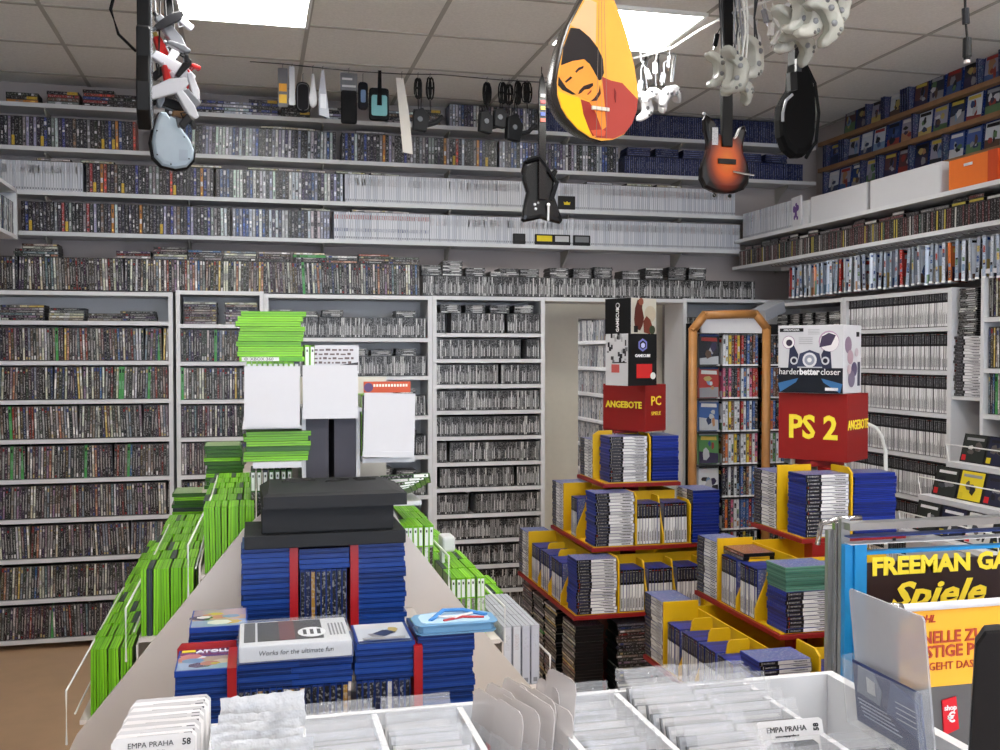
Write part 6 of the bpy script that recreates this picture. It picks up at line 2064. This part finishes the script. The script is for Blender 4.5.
def pad(label, px, py, Y, sc, rots, col, cordtop=True):
    key = col
    if key not in PADC:
        body = Geo().pillow(PADO, .04, col)
        G1 = lambda *a: Geo().ball(*a, 6)
        PADC[key] = [(n, g_.mesh(n, SHINY, smooth=True)) for n, g_ in (('body', body), ('thumbstick', G1((-.025, -.021, -.008), (.010, .008, .010), (130, 132, 136))), ('thumbstick', G1((.02, -.021, -.015), (.010, .008, .010), (130, 132, 136))),
                     ('button', G1((.045, -.019, .0), (.007, .005, .007), (120, 122, 120))), ('button', G1((.055, -.018, -.012), (.006, .005, .006), (96, 92, 92))), ('cross_button', G1((-.05, -.018, -.01), (.009, .004, .009), (90, 92, 96))))]
    q = at(px, py, Y=Y)
    t_ = thing('game_controller', label, 'controller', tuple(q), 0, 'controllers hanging from the rope')
    t_.rotation_euler = rots
    t_.scale = (sc, sc, sc)
    for n, me in PADC[key]:
        o = bpy.data.objects.new(n, me)
        COL.objects.link(o)
        o.parent = t_
    return t_


PW, PG = (184, 184, 176), (160, 160, 152)
pads = [('small bright white controller hanging lowest beside the lute edge', 648, 104, 5.2, 1.1, (.4, 1.3, .4), (240, 240, 242)), ('bright white controller hanging just right of the lute', 658, 94, 5.15, 1.1, (.2, .3, .3), (240, 240, 242)),
        ('bright white controller at the right tip of the small bunch by the lute', 671, 90, 5.1, 1.1, (.3, -.3, .5), (240, 240, 242)),
        ('pale controller at the left of the bunch above the sunburst guitar', 722, 70, 3.9, 1.0, (.1, 1.5, .2), PW), ('grey white controller in front of the sunburst guitar neck', 734, 68, 3.8, 1.15, (.2, 1.35, .9), PG),
        ('cream controller in the middle of the bunch above the sunburst guitar', 743, 74, 3.75, 1.1, (.3, 1.7, -.4), PG), ('pale rounded controller at the right of the bunch above the sunburst guitar', 757, 60, 3.85, 1.2, (.1, 1.6, .5), PW),
        ('lowest grey white controller of the bunch above the sunburst guitar', 742, 84, 3.8, 1.0, (.5, .2, .3), PG),
        ('long pale controller hanging above the plain black guitar', 792, 30, 3.6, 1.25, (.0, 1.45, .3), PW), ('grey white controller right behind the plain black guitar neck', 804, 38, 3.55, 1.1, (.4, .6, .3), PG),
        ('tilted pale controller at the top, second from the plain black guitar', 803, 16, 3.5, 1.2, (.1, 1.75, .4), PW), ('pale controller at the top, third from the plain black guitar', 816, 18, 3.45, 1.2, (.2, 1.7, .3), PW),
        ('wide pale controller at the right end of the rope, face showing', 833, 16, 3.4, 1.25, (.3, 1.1, .2), PG), ('rightmost pale controller on the rope near the top edge', 843, 8, 3.45, 1.2, (.1, 1.8, .1), PG)]
for a in pads:
    pad(*a)
cg = Geo()
for (lb, px, py, Y, sc, ro, co) in pads:
    for k in range(2):
        b = at(px + random.uniform(-3, 3), py - 8, Y=Y)
        m = Vector((b.x + random.uniform(-.03, .03), b.y, b.z + .14))
        top = min(ZC - .01, b.z + .33)
        cg.tube([b, m, Vector((b.x + random.uniform(-.02, .02), b.y + .02, top))], .004, 5, random.choice(((210, 210, 206), (150, 152, 158), (60, 62, 66))))
tag(build('cord_tangle', cg, COLM), 'tangle of pale and grey controller cords hanging from the rope', 'cord', kind='stuff')
# plugs and adapters tied along the rope
for k, (px, py, Y) in enumerate(((576, 92, 5.4), (588, 86, 5.3), (600, 96, 5.3), (648, 74, 5.1), (655, 68, 5.1), (663, 78, 5.05), (669, 62, 5.0), (640, 86, 5.15), (716, 40, 4.4), (722, 34, 4.4), (729, 44, 4.3), (737, 38, 4.3), (745, 30, 4.2), (752, 22, 4.15), (758, 40, 4.1), (771, 30, 4.0), (778, 22, 3.9), (776, 38, 3.9), (765, 16, 4.0), (785, 10, 3.8))):
    q = at(px, py, Y=Y)
    bright = px < 700
    c = (206, 208, 214) if bright else random.choice(((196, 196, 196), (30, 30, 32), (150, 150, 156), (216, 216, 214)))
    t_ = thing('plug_adapter', '%s video plug tied to the rope %s' % ('white' if sum(c) > 500 else 'grey' if sum(c) > 300 else 'black', 'beside the lute' if bright else 'between the lamp and the plain black guitar'), 'plug', tuple(q), random.uniform(0, 3), 'plugs tied to the rope')
    t_.rotation_euler = (random.uniform(-.4, .4), random.uniform(-.5, .5), random.uniform(0, 3))
    build('housing', Geo().prism(rr(.022, .06, .006, -.03), -.008, .008, 'y', c), SHINY, t_)
    build('lead', Geo().tube([(0, 0, .03), (random.uniform(-.02, .02), 0, .08), (random.uniform(-.02, .02), 0, .13)], .003, 5, c), COLM, t_)
    build('pin', Geo().tube([(0, 0, -.03), (0, 0, -.045)], .004, 6, (190, 190, 194)), CHROME, t_)
# microphone-like cable at the top right
q = at(967, 60, Y=3.4)
mc = thing('hanging_connector', 'black cable connector hanging from the ceiling in front of the right wall ledges', 'cable', tuple(q), 0)
build('plug', Geo().tube([(0, 0, 0), (0, 0, .012), (0, 0, .013), (0, 0, .085)], [.012, .014, .017, .016], 10, (20, 20, 22)), COLM, mc)
build('tip_label', Geo().tube([(0, 0, -.012), (0, 0, -.001)], .012, 10, (226, 214, 214)), COLM, mc)
build('cord', Geo().tube([(0, 0, .085), (-.006, 0, .14)], .005, 6, (20, 20, 22)).tube([(-.01, 0, .20), (-.02, 0, .40), (-.02, 0, ZC - q.z - .002)], .005, 6, (20, 20, 22)), COLM, mc)
build('joint', Geo().tube([(-.006, 0, .14), (-.01, 0, .20)], .014, 8, (44, 45, 50)), COLM, mc)

random.seed(21)
place_all()
if 'CHK' in __import__('os').environ:
    print(sorted({o['label'] for o in bpy.data.objects if 'label' in o.keys() and not 4 <= len(o['label'].replace('-', ' ').split()) <= 16}))

# ------------------------------------------------------------------ world, camera, view
w = bpy.data.worlds.new('shop')
w.use_nodes = True
w.node_tree.nodes['Background'].inputs['Color'].default_value = (0.75, 0.85, 1, 1)
w.node_tree.nodes['Background'].inputs['Strength'].default_value = 7.0  # bright sky feeding the added shop window
scene.world = w
cam = bpy.data.cameras.new('camera')
cam.sensor_width = 36.0
cam.lens = 36.0 * FOC / 1000.0
cam.clip_start = .05
cam.clip_end = 60
co = bpy.data.objects.new('camera', cam)
COL.objects.link(co)
co.location = (0, 0, EYE)
co.rotation_euler = (PI / 2 - PITCH, 0, -YAW)
scene.camera = co
scene.view_settings.view_transform = 'Standard'
scene.view_settings.look = 'None'
scene.view_settings.gamma = 1
scene.view_settings.use_curve_mapping = False
scene.view_settings.exposure = 0.0
